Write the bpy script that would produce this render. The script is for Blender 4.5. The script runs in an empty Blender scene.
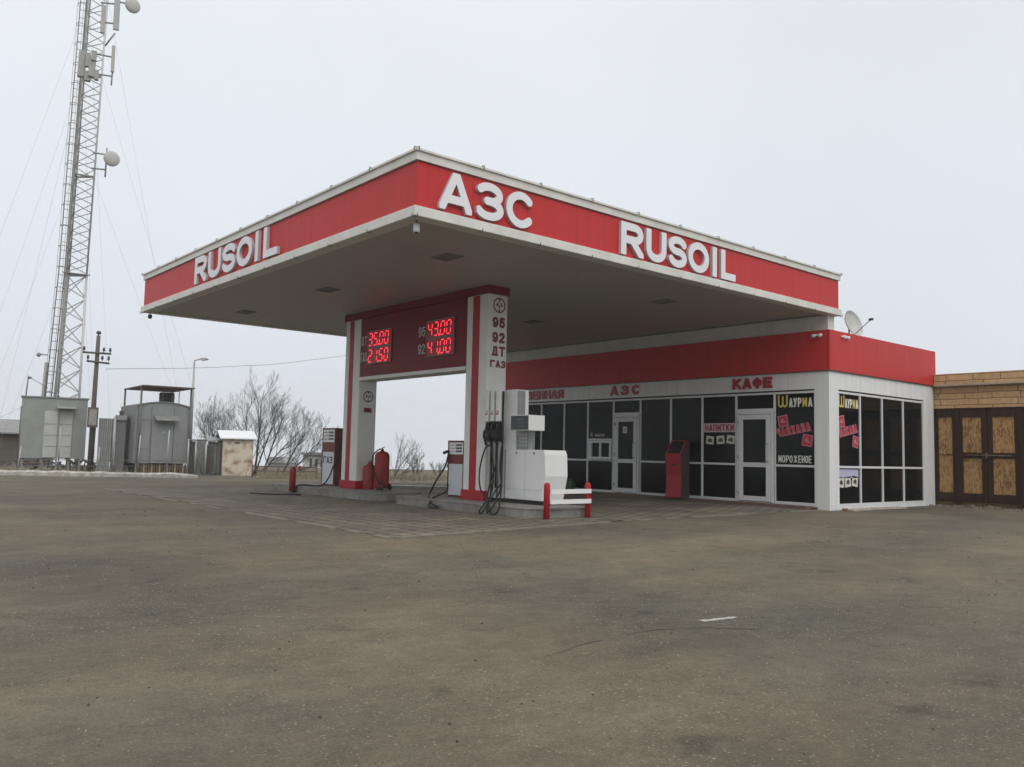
import bpy, bmesh, math, random
from math import sin, cos, pi, radians, sqrt, atan2
from mathutils import Vector, Matrix
S = bpy.context.scene
COL = S.collection
random.seed(7)

# ------------------------------------------------------------------ camera, sky, sun, exposure
CAM = Vector((-7.2176, -10.9970, 1.2560))
F = Vector((0.64344483, 0.76111039, 0.08179071)); RT = Vector((0.7622823, -0.64685349, 0.02250022)); UP = Vector((-0.07003176, -0.04786996, 0.99639551))
FPX = 847.48
cd = bpy.data.cameras.new('camera'); co = bpy.data.objects.new('camera', cd); COL.objects.link(co)
cd.sensor_fit = 'HORIZONTAL'; cd.sensor_width = 36; cd.lens = FPX / 1024 * 36
cd.clip_start = .05; cd.clip_end = 3000
m4 = Matrix(((RT.x, UP.x, -F.x, CAM.x), (RT.y, UP.y, -F.y, CAM.y), (RT.z, UP.z, -F.z, CAM.z), (0, 0, 0, 1)))
co.matrix_world = m4
S.camera = co

SUN_EL, SUN_AZ = 50, 252          # degrees; azimuth of the direction the light comes from (from +X, anticlockwise)
w = bpy.data.worlds.new('World'); S.world = w; w.use_nodes = True
nt = w.node_tree; N = nt.nodes; L = nt.links
bg = N['Background']; bg.inputs['Strength'].default_value = 0.1
sky = N.new('ShaderNodeTexSky'); sky.sky_type = 'NISHITA'; sky.sun_disc = False
sky.sun_elevation = radians(SUN_EL); sky.sun_rotation = radians(90 - SUN_AZ)
sky.dust_density = 4.0
tc = N.new('ShaderNodeTexCoord'); sep = N.new('ShaderNodeSeparateXYZ'); L.new(tc.outputs['Generated'], sep.inputs[0])
rmp = N.new('ShaderNodeValToRGB'); L.new(sep.outputs['Z'], rmp.inputs[0])
e = rmp.color_ramp.elements
e[0].position = 0.0; e[0].color = (.68, .722, .785, 1)
e[1].position = 0.95; e[1].color = (1.0, 1.0, 1.0, 1)
x = e.new(.20); x.color = (.715, .75, .802, 1)
x = e.new(.45); x.color = (.75, .78, .812, 1)
no = N.new('ShaderNodeTexNoise'); no.inputs['Scale'].default_value = 1.6; no.inputs['Detail'].default_value = 3; L.new(tc.outputs['Generated'], no.inputs['Vector'])
mr = N.new('ShaderNodeMapRange'); mr.inputs['From Min'].default_value = .3; mr.inputs['From Max'].default_value = .7
mr.inputs['To Min'].default_value = 9.2; mr.inputs['To Max'].default_value = 10.2; L.new(no.outputs[0], mr.inputs[0])
vm = N.new('ShaderNodeVectorMath'); vm.operation = 'SCALE'; L.new(rmp.outputs[0], vm.inputs[0]); L.new(mr.outputs[0], vm.inputs['Scale'])
mx = N.new('ShaderNodeMixRGB'); mx.inputs[0].default_value = .93
L.new(sky.outputs[0], mx.inputs[1]); L.new(vm.outputs[0], mx.inputs[2]); L.new(mx.outputs[0], bg.inputs['Color'])

sd = bpy.data.lights.new('sun', 'SUN'); so = bpy.data.objects.new('sun', sd); COL.objects.link(so)
sd.energy = 1.15; sd.angle = radians(60); sd.color = (1.0, .97, .93)
ld = Vector((cos(radians(SUN_AZ)) * cos(radians(SUN_EL)), sin(radians(SUN_AZ)) * cos(radians(SUN_EL)), sin(radians(SUN_EL))))
so.rotation_euler = ld.to_track_quat('Z', 'Y').to_euler()
S.view_settings.view_transform = 'Standard'; S.view_settings.look = 'None'
S.view_settings.exposure = 0.24; S.view_settings.gamma = 1.0
S.cycles.max_bounces = 8; S.cycles.volume_bounces = 1

def at(px, py, d):
    return CAM + d * (F + (px - 512) / FPX * RT - (py - 383.5) / FPX * UP)
def gp(px, py, z=0.):
    d = F + (px - 512) / FPX * RT - (py - 383.5) / FPX * UP
    return CAM + d * ((z - CAM.z) / d.z)
def dist(p): return (Vector(p) - CAM).dot(F)

# ------------------------------------------------------------------ materials
MATS = {}
def mat(name, c, rough=.6, metal=0., var=.0, vscale=3., c2=None, bump=0., bscale=40., spec=.5, emit=None, estr=1.):
    if name in MATS: return MATS[name]
    m = bpy.data.materials.new(name); m.use_nodes = True; MATS[name] = m
    t = m.node_tree; b = t.nodes['Principled BSDF']
    b.inputs['Base Color'].default_value = (*c, 1); b.inputs['Roughness'].default_value = rough
    b.inputs['Metallic'].default_value = metal; b.inputs['Specular IOR Level'].default_value = spec
    if emit: b.inputs['Emission Color'].default_value = (*emit, 1); b.inputs['Emission Strength'].default_value = estr
    if var > 0 or c2:
        co_ = t.nodes.new('ShaderNodeTexCoord'); n = t.nodes.new('ShaderNodeTexNoise'); n.inputs['Scale'].default_value = vscale; n.inputs['Detail'].default_value = 6
        n.inputs['Roughness'].default_value = .65
        t.links.new(co_.outputs['Object'], n.inputs['Vector'])
        r = t.nodes.new('ShaderNodeValToRGB'); t.links.new(n.outputs[0], r.inputs[0])
        r.color_ramp.elements[0].position = .35; r.color_ramp.elements[1].position = .65
        lo = c2 if c2 else tuple(v * (1 - var) for v in c)
        r.color_ramp.elements[0].color = (*lo, 1); r.color_ramp.elements[1].color = (*c, 1)
        t.links.new(r.outputs[0], b.inputs['Base Color'])
        r2 = t.nodes.new('ShaderNodeMapRange'); r2.inputs['To Min'].default_value = max(.02, rough - .08); r2.inputs['To Max'].default_value = min(1, rough + .1)
        t.links.new(n.outputs[0], r2.inputs[0]); t.links.new(r2.outputs[0], b.inputs['Roughness'])
    if bump > 0:
        co_ = t.nodes.new('ShaderNodeTexCoord'); n = t.nodes.new('ShaderNodeTexNoise'); n.inputs['Scale'].default_value = bscale; n.inputs['Detail'].default_value = 4
        t.links.new(co_.outputs['Object'], n.inputs['Vector'])
        bp = t.nodes.new('ShaderNodeBump'); bp.inputs['Strength'].default_value = bump; bp.inputs['Distance'].default_value = .02
        t.links.new(n.outputs[0], bp.inputs['Height']); t.links.new(bp.outputs[0], b.inputs['Normal'])
    return m

def panel_mat(name, c, axis, pitch, c2, rough=.45, spec=.5, streak=.12):
    """painted sheet with thin vertical panel joints every `pitch` metres along `axis` and faint rain streaks"""
    m = bpy.data.materials.new(name); m.use_nodes = True; MATS[name] = m
    t = m.node_tree; b = t.nodes['Principled BSDF']; b.inputs['Roughness'].default_value = rough; b.inputs['Specular IOR Level'].default_value = spec
    tc = t.nodes.new('ShaderNodeTexCoord'); sp = t.nodes.new('ShaderNodeSeparateXYZ'); t.links.new(tc.outputs['Object'], sp.inputs[0])
    ge = t.nodes.new('ShaderNodeNewGeometry')
    # coordinate along the wall whichever way it faces: x + y
    ad = t.nodes.new('ShaderNodeMath'); ad.operation = 'ADD'; t.links.new(sp.outputs['X'], ad.inputs[0]); t.links.new(sp.outputs['Y'], ad.inputs[1])
    src = ad.outputs[0] if axis == 'XY' else sp.outputs[axis]
    md = t.nodes.new('ShaderNodeMath'); md.operation = 'PINGPONG'; md.inputs[1].default_value = pitch / 2; t.links.new(src, md.inputs[0])
    lt = t.nodes.new('ShaderNodeMath'); lt.operation = 'LESS_THAN'; lt.inputs[1].default_value = .006; t.links.new(md.outputs[0], lt.inputs[0])
    mp = t.nodes.new('ShaderNodeMapping'); mp.inputs['Scale'].default_value = (2.2, 2.2, .12); t.links.new(tc.outputs['Object'], mp.inputs[0])
    n = t.nodes.new('ShaderNodeTexNoise'); n.inputs['Scale'].default_value = 3; n.inputs['Detail'].default_value = 5; t.links.new(mp.outputs[0], n.inputs['Vector'])
    r = t.nodes.new('ShaderNodeValToRGB'); t.links.new(n.outputs[0], r.inputs[0])
    r.color_ramp.elements[0].position = .3; r.color_ramp.elements[1].position = .7
    r.color_ramp.elements[0].color = (*[v * (1 - streak) for v in c], 1); r.color_ramp.elements[1].color = (*c, 1)
    mx = t.nodes.new('ShaderNodeMixRGB'); mx.inputs[2].default_value = (*c2, 1); t.links.new(lt.outputs[0], mx.inputs[0]); t.links.new(r.outputs[0], mx.inputs[1])
    t.links.new(mx.outputs[0], b.inputs['Base Color'])
    return m

RED = panel_mat('red composite panel', (.53, .033, .032), 'XY', 1.22, (.32, .02, .02), rough=.5, spec=.25)
REDP = mat('red paint', (.42, .018, .026), .45, var=.2, vscale=4, spec=.3)
REDW = mat('worn red paint', (.36, .022, .02), .55, c2=(.22, .016, .014), vscale=6)
MAROON = mat('maroon paint', (.20, .018, .018), .5, var=.3, vscale=5)
WHITE = panel_mat('white composite panel', (.74, .745, .74), 'XY', 1.22, (.50, .50, .49), rough=.5, streak=.10)
WHITEP = mat('white paint', (.78, .78, .77), .42, var=.07, vscale=3)
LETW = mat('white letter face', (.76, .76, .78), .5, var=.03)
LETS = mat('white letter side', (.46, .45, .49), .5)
LETR = mat('red letter', (.38, .016, .022), .4)
LETB = mat('black letter', (.02, .02, .02), .5)
TRIM = mat('off white trim', (.70, .69, .64), .5, c2=(.58, .57, .51), vscale=2)
CREAM = mat('column white', (.77, .77, .73), .5, c2=(.69, .69, .65), vscale=2)
SOFF = panel_mat('grey soffit panel', (.44, .425, .38), 'Y', .30, (.30, .29, .26), rough=.5, streak=.1)
DARKG = mat('dark grey metal', (.05, .05, .05), .5, var=.3)
BLACK = mat('black rubber', (.012, .012, .012), .5)
ALU = mat('white aluminium frame', (.68, .69, .69), .45, var=.08)
GLASS = mat('dark window glass', (.006, .007, .008), .05, spec=.10, var=.4, vscale=.8)
CONC = mat('concrete', (.27, .26, .235), .85, c2=(.17, .162, .14), vscale=4, bump=.4, bscale=60)
CONCL = mat('pale concrete', (.42, .41, .38), .85, c2=(.26, .25, .22), vscale=3, bump=.3)
WHITEW = mat('chalky whitewash', (.50, .485, .44), .9, c2=(.26, .245, .21), vscale=5, bump=.5, bscale=20)
GREYM = mat('grey sheet metal', (.29, .30, .29), .5, metal=.2, c2=(.22, .225, .215), vscale=2)
GREYH = mat('grey green hut paint', (.28, .295, .28), .6, c2=(.23, .24, .225), vscale=1.5)  # hut paint lightened to carry distance haze in its colour
GALV = mat('galvanised steel', (.40, .41, .41), .5, metal=.3, var=.25, vscale=2)
GALVD = mat('dull dark steel', (.17, .17, .165), .6, metal=.2, var=.25)
RUST = mat('rusty steel', (.16, .10, .07), .8, c2=(.09, .07, .06), vscale=8)
WOODP = mat('weathered wood', (.20, .155, .10), .85, c2=(.12, .09, .06), vscale=7)
WOODPOLE = mat('tarred timber', (.115, .103, .092), .85, c2=(.075, .068, .06), vscale=5)
BARK = mat('dark bark', (.085, .076, .066), .9, c2=(.06, .053, .046), vscale=10)
GATEM = mat('dark brown gate steel', (.045, .022, .014), .65, c2=(.03, .015, .010), vscale=5, spec=.15)
STEP = mat('brown step', (.16, .095, .07), .8, c2=(.11, .07, .05), vscale=4)
PINK = mat('pink vinyl', (.62, .08, .12), .6); PINKL = mat('pale vinyl', (.66, .52, .54), .6)
PINKD = mat('deep pink vinyl', (.40, .03, .06), .6); PINKM = mat('mid pink vinyl', (.55, .22, .26), .6)
YEL = mat('yellow vinyl', (.62, .50, .10), .6); WV = mat('white vinyl', (.68, .68, .64), .6)
LILAC = mat('lilac vinyl', (.52, .52, .66), .6, var=.3, vscale=30, c2=(.38, .38, .55))
LED = mat('red led', (.4, .0, .01), .5, emit=(1.0, .035, .06), estr=1.5)
LEDBG = mat('led display back', (.05, .003, .006), .4, emit=(.30, .0, .008), estr=.22)  # faint emission imitates red glow bleeding from the lit digits
LABELG = mat('grey label', (.50, .48, .45), .6)
PLATE = mat('grey pump metal', (.30, .31, .30), .45, metal=.3, var=.3, vscale=9)
GREENP = mat('green plastic', (.015, .075, .04), .5)
DISHM = mat('dish white', (.52, .52, .50), .5, var=.2)
ANT = mat('antenna grey', (.42, .425, .42), .6)

def plaster_mat():
    m = bpy.data.materials.new('stained plaster'); m.use_nodes = True; t = m.node_tree; b = t.nodes['Principled BSDF']; b.inputs['Roughness'].default_value = .9
    tc = t.nodes.new('ShaderNodeTexCoord'); n = t.nodes.new('ShaderNodeTexNoise'); n.inputs['Scale'].default_value = 2.6; n.inputs['Detail'].default_value = 8
    t.links.new(tc.outputs['Object'], n.inputs['Vector'])
    r = t.nodes.new('ShaderNodeValToRGB'); t.links.new(n.outputs[0], r.inputs[0]); el = r.color_ramp.elements
    el[0].position = .34; el[0].color = (.22, .15, .10, 1); el[1].position = .52; el[1].color = (.60, .55, .44, 1); q = el.new(.43); q.color = (.46, .37, .27, 1)
    t.links.new(r.outputs[0], b.inputs['Base Color']); return m
PLAST = plaster_mat()

def osb_mat():
    m = bpy.data.materials.new('osb board'); m.use_nodes = True; t = m.node_tree; b = t.nodes['Principled BSDF']; b.inputs['Roughness'].default_value = .8
    tc = t.nodes.new('ShaderNodeTexCoord'); mp = t.nodes.new('ShaderNodeMapping'); mp.inputs['Scale'].default_value = (1, 30, 9); t.links.new(tc.outputs['Object'], mp.inputs[0])
    v = t.nodes.new('ShaderNodeTexVoronoi'); v.inputs['Scale'].default_value = 1.2; v.inputs['Randomness'].default_value = 1; t.links.new(mp.outputs[0], v.inputs['Vector'])
    n = t.nodes.new('ShaderNodeTexNoise'); n.inputs['Scale'].default_value = 2.; n.inputs['Detail'].default_value = 5; t.links.new(tc.outputs['Object'], n.inputs['Vector'])
    sp = t.nodes.new('ShaderNodeSeparateColor'); t.links.new(v.outputs['Color'], sp.inputs[0])
    ad = t.nodes.new('ShaderNodeMath'); ad.operation = 'MULTIPLY_ADD'; ad.inputs[1].default_value = .55; t.links.new(sp.outputs[0], ad.inputs[0])
    ms = t.nodes.new('ShaderNodeMath'); ms.operation = 'MULTIPLY'; ms.inputs[1].default_value = .8; t.links.new(n.outputs[0], ms.inputs[0]); t.links.new(ms.outputs[0], ad.inputs[2])
    r = t.nodes.new('ShaderNodeValToRGB'); t.links.new(ad.outputs[0], r.inputs[0]); el = r.color_ramp.elements
    el[0].position = .32; el[0].color = (.13, .065, .025, 1); el[1].position = .85; el[1].color = (.42, .26, .10, 1); q = el.new(.55); q.color = (.30, .165, .06, 1)
    t.links.new(r.outputs[0], b.inputs['Base Color']); return m
OSB = osb_mat()

def block_mat(name, c1, c2, cm, bw=1.05, bh=.175):
    m = bpy.data.materials.new(name); m.use_nodes = True; t = m.node_tree; b = t.nodes['Principled BSDF']; b.inputs['Roughness'].default_value = .9
    tc = t.nodes.new('ShaderNodeTexCoord'); sp = t.nodes.new('ShaderNodeSeparateXYZ'); t.links.new(tc.outputs['Object'], sp.inputs[0])
    ad = t.nodes.new('ShaderNodeMath'); t.links.new(sp.outputs['X'], ad.inputs[0]); t.links.new(sp.outputs['Y'], ad.inputs[1])
    n0 = t.nodes.new('ShaderNodeTexNoise'); n0.inputs['Scale'].default_value = 2.; t.links.new(tc.outputs['Object'], n0.inputs['Vector'])
    ms = t.nodes.new('ShaderNodeMath'); ms.operation = 'MULTIPLY_ADD'; ms.inputs[1].default_value = .05; t.links.new(n0.outputs[0], ms.inputs[0]); t.links.new(sp.outputs['Z'], ms.inputs[2])
    cb = t.nodes.new('ShaderNodeCombineXYZ'); t.links.new(ad.outputs[0], cb.inputs[0]); t.links.new(ms.outputs[0], cb.inputs[1])
    br = t.nodes.new('ShaderNodeTexBrick'); t.links.new(cb.outputs[0], br.inputs['Vector'])
    br.inputs['Color1'].default_value = (*c1, 1); br.inputs['Color2'].default_value = (*c2, 1); br.inputs['Mortar'].default_value = (*cm, 1)
    br.inputs['Scale'].default_value = 1; br.inputs['Brick Width'].default_value = bw; br.inputs['Row Height'].default_value = bh; br.inputs['Mortar Size'].default_value = .011; br.offset = .37; br.squash = .7; br.squash_frequency = 3
    n = t.nodes.new('ShaderNodeTexNoise'); n.inputs['Scale'].default_value = 9; n.inputs['Detail'].default_value = 6; t.links.new(tc.outputs['Object'], n.inputs['Vector'])
    mr_ = t.nodes.new('ShaderNodeMapRange'); mr_.inputs['To Min'].default_value = .62; mr_.inputs['To Max'].default_value = 1.3; t.links.new(n.outputs[0], mr_.inputs[0])
    vs = t.nodes.new('ShaderNodeVectorMath'); vs.operation = 'SCALE'; t.links.new(br.outputs['Color'], vs.inputs[0]); t.links.new(mr_.outputs[0], vs.inputs['Scale'])
    t.links.new(vs.outputs[0], b.inputs['Base Color'])
    bp = t.nodes.new('ShaderNodeBump'); bp.inputs['Strength'].default_value = .6; bp.inputs['Distance'].default_value = .02; bp.invert = True
    t.links.new(br.outputs['Fac'], bp.inputs['Height']); t.links.new(bp.outputs[0], b.inputs['Normal'])
    return m
BLOCK = block_mat('yellow stone block', (.56, .37, .185), (.47, .305, .145), (.19, .115, .06))

def ground_mat():
    m = bpy.data.materials.new('dusty asphalt'); m.use_nodes = True; t = m.node_tree; b = t.nodes['Principled BSDF']; b.inputs['Roughness'].default_value = .92; b.inputs['Specular IOR Level'].default_value = .25
    tc = t.nodes.new('ShaderNodeTexCoord')
    def noise(s, d=6, r=.6, vec=None):
        n = t.nodes.new('ShaderNodeTexNoise'); n.inputs['Scale'].default_value = s; n.inputs['Detail'].default_value = d; n.inputs['Roughness'].default_value = r
        t.links.new(vec or tc.outputs['Object'], n.inputs['Vector']); return n
    def ramp(src, p0, c0, p1, c1):
        r = t.nodes.new('ShaderNodeValToRGB'); t.links.new(src, r.inputs[0]); r.color_ramp.elements[0].position = p0; r.color_ramp.elements[1].position = p1
        r.color_ramp.elements[0].color = (*c0, 1); r.color_ramp.elements[1].color = (*c1, 1); return r
    def mix(fac, a, b_, mode='MIX'):
        x = t.nodes.new('ShaderNodeMixRGB'); x.blend_type = mode
        if isinstance(fac, float): x.inputs[0].default_value = fac
        else: t.links.new(fac, x.inputs[0])
        t.links.new(a, x.inputs[1]); t.links.new(b_, x.inputs[2]); return x
    mp = t.nodes.new('ShaderNodeMapping'); mp.inputs['Rotation'].default_value = (0, 0, radians(50)); mp.inputs['Scale'].default_value = (.26, .50, 1); t.links.new(tc.outputs['Object'], mp.inputs[0])
    n1 = noise(.8, 9, .66, mp.outputs[0])                       # broad dusty and bare zones
    base = ramp(n1.outputs[0], .36, (.098, .088, .070), .64, (.165, .145, .112))
    n9 = noise(.16, 4, .55); br9 = ramp(n9.outputs[0], .38, (.83, .845, .85), .60, (1.11, 1.09, 1.05)); base = mix(1., base.outputs[0], br9.outputs[0], 'MULTIPLY')
    mp3 = t.nodes.new('ShaderNodeMapping'); mp3.inputs['Location'].default_value = (31, 17, 0); t.links.new(tc.outputs['Object'], mp3.inputs[0])
    n10 = noise(.42, 6, .6, mp3.outputs[0]); hue = ramp(n10.outputs[0], .40, (.96, .98, .98), .60, (1.04, 1.015, .975)); base = mix(1., base.outputs[0], hue.outputs[0], 'MULTIPLY')
    n2 = noise(3.1, 9, .74)
    mid = ramp(n2.outputs[0], .28, (.74, .74, .74), .72, (1.20, 1.18, 1.15))
    c = mix(1., base.outputs[0], mid.outputs[0], 'MULTIPLY')
    mp2 = t.nodes.new('ShaderNodeMapping'); mp2.inputs['Rotation'].default_value = (0, 0, radians(-34)); mp2.inputs['Scale'].default_value = (.12, 2.6, 1); t.links.new(tc.outputs['Object'], mp2.inputs[0])
    n6 = noise(1., 5, .6, mp2.outputs[0])                       # long faint tyre sweeps
    sw = ramp(n6.outputs[0], .38, (.97, .97, .97), .62, (1.03, 1.03, 1.03)); c = mix(1., c.outputs[0], sw.outputs[0], 'MULTIPLY')
    n3 = noise(60, 4, .75)
    fine = ramp(n3.outputs[0], .3, (.66, .66, .66), .72, (1.30, 1.29, 1.27))
    c = mix(1., c.outputs[0], fine.outputs[0], 'MULTIPLY')
    n8 = noise(14, 4, .8); gr = ramp(n8.outputs[0], .3, (.84, .84, .85), .7, (1.14, 1.14, 1.12)); c = mix(1., c.outputs[0], gr.outputs[0], 'MULTIPLY')
    n7 = noise(.55, 5, .6); clus = ramp(n7.outputs[0], .34, (.1, .1, .1), .56, (1, 1, 1))     # stones show only where the binder is worn
    for sc_, th, lo in ((34, .91, .30), (62, .80, .34)):
        v = t.nodes.new('ShaderNodeTexVoronoi'); v.inputs['Scale'].default_value = sc_; t.links.new(tc.outputs['Object'], v.inputs['Vector'])
        sp = t.nodes.new('ShaderNodeSeparateColor'); t.links.new(v.outputs['Color'], sp.inputs[0])
        st = t.nodes.new('ShaderNodeMath'); st.operation = 'LESS_THAN'; st.inputs[1].default_value = lo; t.links.new(v.outputs['Distance'], st.inputs[0])
        sel = t.nodes.new('ShaderNodeMath'); sel.operation = 'GREATER_THAN'; sel.inputs[1].default_value = th; t.links.new(sp.outputs[0], sel.inputs[0])
        mu = t.nodes.new('ShaderNodeMath'); mu.operation = 'MULTIPLY'; t.links.new(st.outputs[0], mu.inputs[0]); t.links.new(sel.outputs[0], mu.inputs[1])
        m2 = t.nodes.new('ShaderNodeMath'); m2.operation = 'MULTIPLY'; t.links.new(mu.outputs[0], m2.inputs[0]); t.links.new(clus.outputs[0], m2.inputs[1])
        stone = ramp(sp.outputs[1], .1, (.06, .055, .045), .95, (.30, .27, .21))
        c = mix(m2.outputs[0], c.outputs[0], stone.outputs[0])
    # oil spots
    n5 = noise(1.3, 5, .65); ol = ramp(n5.outputs[0], .30, (.62, .62, .63), .39, (1, 1, 1))
    c = mix(1., c.outputs[0], ol.outputs[0], 'MULTIPLY')
    t.links.new(c.outputs[0], b.inputs['Base Color'])
    bp = t.nodes.new('ShaderNodeBump'); bp.inputs['Strength'].default_value = .55; bp.inputs['Distance'].default_value = .012
    t.links.new(n3.outputs[0], bp.inputs['Height']); t.links.new(bp.outputs[0], b.inputs['Normal'])
    return m
ASPH = ground_mat()

def paver_mat():
    m = bpy.data.materials.new('brown paving blocks'); m.use_nodes = True; t = m.node_tree; b = t.nodes['Principled BSDF']; b.inputs['Roughness'].default_value = .85; b.inputs['Specular IOR Level'].default_value = .3
    tc = t.nodes.new('ShaderNodeTexCoord'); mp = t.nodes.new('ShaderNodeMapping'); mp.inputs['Rotation'].default_value = (0, 0, radians(90)); t.links.new(tc.outputs['Object'], mp.inputs[0])
    br = t.nodes.new('ShaderNodeTexBrick'); t.links.new(mp.outputs[0], br.inputs['Vector'])
    br.inputs['Color1'].default_value = (.190, .165, .128, 1); br.inputs['Color2'].default_value = (.135, .118, .094, 1); br.inputs['Mortar'].default_value = (.045, .04, .032, 1)
    br.inputs['Scale'].default_value = 1; br.inputs['Brick Width'].default_value = .34; br.inputs['Row Height'].default_value = .34; br.inputs['Mortar Size'].default_value = .022; br.inputs['Bias'].default_value = -.1
    n = t.nodes.new('ShaderNodeTexNoise'); n.inputs['Scale'].default_value = .9; n.inputs['Detail'].default_value = 8; t.links.new(tc.outputs['Object'], n.inputs['Vector'])
    r = t.nodes.new('ShaderNodeValToRGB'); t.links.new(n.outputs[0], r.inputs[0]); r.color_ramp.elements[0].position = .3; r.color_ramp.elements[1].position = .7
    r.color_ramp.elements[0].color = (.68, .68, .68, 1); r.color_ramp.elements[1].color = (1.28, 1.25, 1.2, 1)
    mx = t.nodes.new('ShaderNodeMixRGB'); mx.blend_type = 'MULTIPLY'; mx.inputs[0].default_value = 1; t.links.new(br.outputs['Color'], mx.inputs[1]); t.links.new(r.outputs[0], mx.inputs[2])
    t.links.new(mx.outputs[0], b.inputs['Base Color'])
    bp = t.nodes.new('ShaderNodeBump'); bp.inputs['Strength'].default_value = .7; bp.inputs['Distance'].default_value = .01; bp.invert = True
    t.links.new(br.outputs['Fac'], bp.inputs['Height']); t.links.new(bp.outputs[0], b.inputs['Normal'])
    return m
PAVER = paver_mat()

# ------------------------------------------------------------------ mesh builder
class MB:
    def __init__(s): s.v = []; s.f = []; s.sm = []
    def add(s, vs, fs, smooth=False):
        o = len(s.v); s.v += [tuple(p) for p in vs]; s.f += [tuple(i + o for i in q) for q in fs]; s.sm += [smooth] * len(fs); return s
    def box(s, x0, x1, y0, y1, z0, z1):
        x0, x1 = sorted((x0, x1)); y0, y1 = sorted((y0, y1)); z0, z1 = sorted((z0, z1))
        return s.add([(x0, y0, z0), (x1, y0, z0), (x1, y1, z0), (x0, y1, z0), (x0, y0, z1), (x1, y0, z1), (x1, y1, z1), (x0, y1, z1)],
                     [(0, 3, 2, 1), (4, 5, 6, 7), (0, 1, 5, 4), (1, 2, 6, 5), (2, 3, 7, 6), (3, 0, 4, 7)])
    def prism(s, poly, z0, z1):                  # poly in xy, anticlockwise
        n = len(poly); vs = [(p[0], p[1], z0) for p in poly] + [(p[0], p[1], z1) for p in poly]
        return s.add(vs, [tuple(range(n))[::-1], tuple(range(n, 2 * n))] + [(i, (i + 1) % n, n + (i + 1) % n, n + i) for i in range(n)])
    def sweep(s, poly, o, ax, ay, dn, depth):    # poly in a plane (ax, ay) at o, extruded by depth along dn
        o, ax, ay, dn = map(Vector, (o, ax, ay, dn)); n = len(poly)
        a = [o + ax * p[0] + ay * p[1] for p in poly]; b = [q + dn * depth for q in a]
        return s.add(a + b, [tuple(range(n))[::-1], tuple(range(n, 2 * n))] + [(i, (i + 1) % n, n + (i + 1) % n, n + i) for i in range(n)])
    def tube(s, pts, r, n=6, smooth=True, caps=True):
        pts = [Vector(p) for p in pts]; k = len(pts); rr = r if isinstance(r, (list, tuple)) else [r] * k
        vs = []; ref = None
        for i, p in enumerate(pts):
            d = (pts[min(i + 1, k - 1)] - pts[max(i - 1, 0)])
            d = d.normalized() if d.length > 1e-9 else Vector((0, 0, 1))
            if ref is None:
                ref = d.cross(Vector((0, 0, 1)) if abs(d.z) < .9 else Vector((1, 0, 0))).normalized()
            a = ref - d * ref.dot(d)
            a = a.normalized() if a.length > 1e-6 else d.orthogonal().normalized()
            ref = a; c = d.cross(a)
            for j in range(n):
                t = 2 * pi * j / n; vs.append(p + (a * cos(t) + c * sin(t)) * rr[i])
        fs = [(i * n + j, i * n + (j + 1) % n, (i + 1) * n + (j + 1) % n, (i + 1) * n + j) for i in range(k - 1) for j in range(n)]
        s.add(vs, fs, smooth)
        if caps:
            o = len(s.v) - len(vs)
            s.f += [tuple(o + j for j in range(n))[::-1], tuple(o + (k - 1) * n + j for j in range(n))]; s.sm += [False, False]
        return s
    def bar(s, a, b, w_): return s.tube([a, b], w_, 4, False)
    def lathe(s, prof, c=(0, 0, 0), n=16, axis=None):
        c = Vector(c)
        if axis is None: X, Y, Z = Vector((1, 0, 0)), Vector((0, 1, 0)), Vector((0, 0, 1))
        else:
            Z = Vector(axis).normalized(); X = Z.orthogonal().normalized(); Y = Z.cross(X)
        vs = [c + X * (r * cos(2 * pi * j / n)) + Y * (r * sin(2 * pi * j / n)) + Z * z for r, z in prof for j in range(n)]
        fs = [(i * n + j, i * n + (j + 1) % n, (i + 1) * n + (j + 1) % n, (i + 1) * n + j) for i in range(len(prof) - 1) for j in range(n)]
        s.add(vs, fs, True); o = len(s.v) - len(vs)
        if prof[0][0] > 1e-5: s.f.append(tuple(o + j for j in range(n))[::-1]); s.sm.append(False)
        if prof[-1][0] > 1e-5: s.f.append(tuple(o + (len(prof) - 1) * n + j for j in range(n))); s.sm.append(False)
        return s
    def build(s, name, material, parent=None, bevel=0., world=False, seg=2):
        me = bpy.data.meshes.new(name)
        off = Vector((0, 0, 0))
        if world and parent is not None:
            q = parent
            while q.parent: q = q.parent
            off = q.location.copy()
        me.from_pydata([Vector(p) - off for p in s.v], [], s.f)
        me.polygons.foreach_set('use_smooth', s.sm)
        bm = bmesh.new(); bm.from_mesh(me)
        bmesh.ops.recalc_face_normals(bm, faces=bm.faces)
        if bevel > 0:
            ed = [e_ for e_ in bm.edges if len(e_.link_faces) == 2 and e_.calc_face_angle(0) > .7]
            bmesh.ops.bevel(bm, geom=ed, offset=bevel, segments=seg, affect='EDGES', profile=.5)
        bm.to_mesh(me); bm.free()
        me.materials.append(material)
        o = bpy.data.objects.new(name, me); COL.objects.link(o)
        if parent is not None: o.parent = parent
        return o

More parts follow.
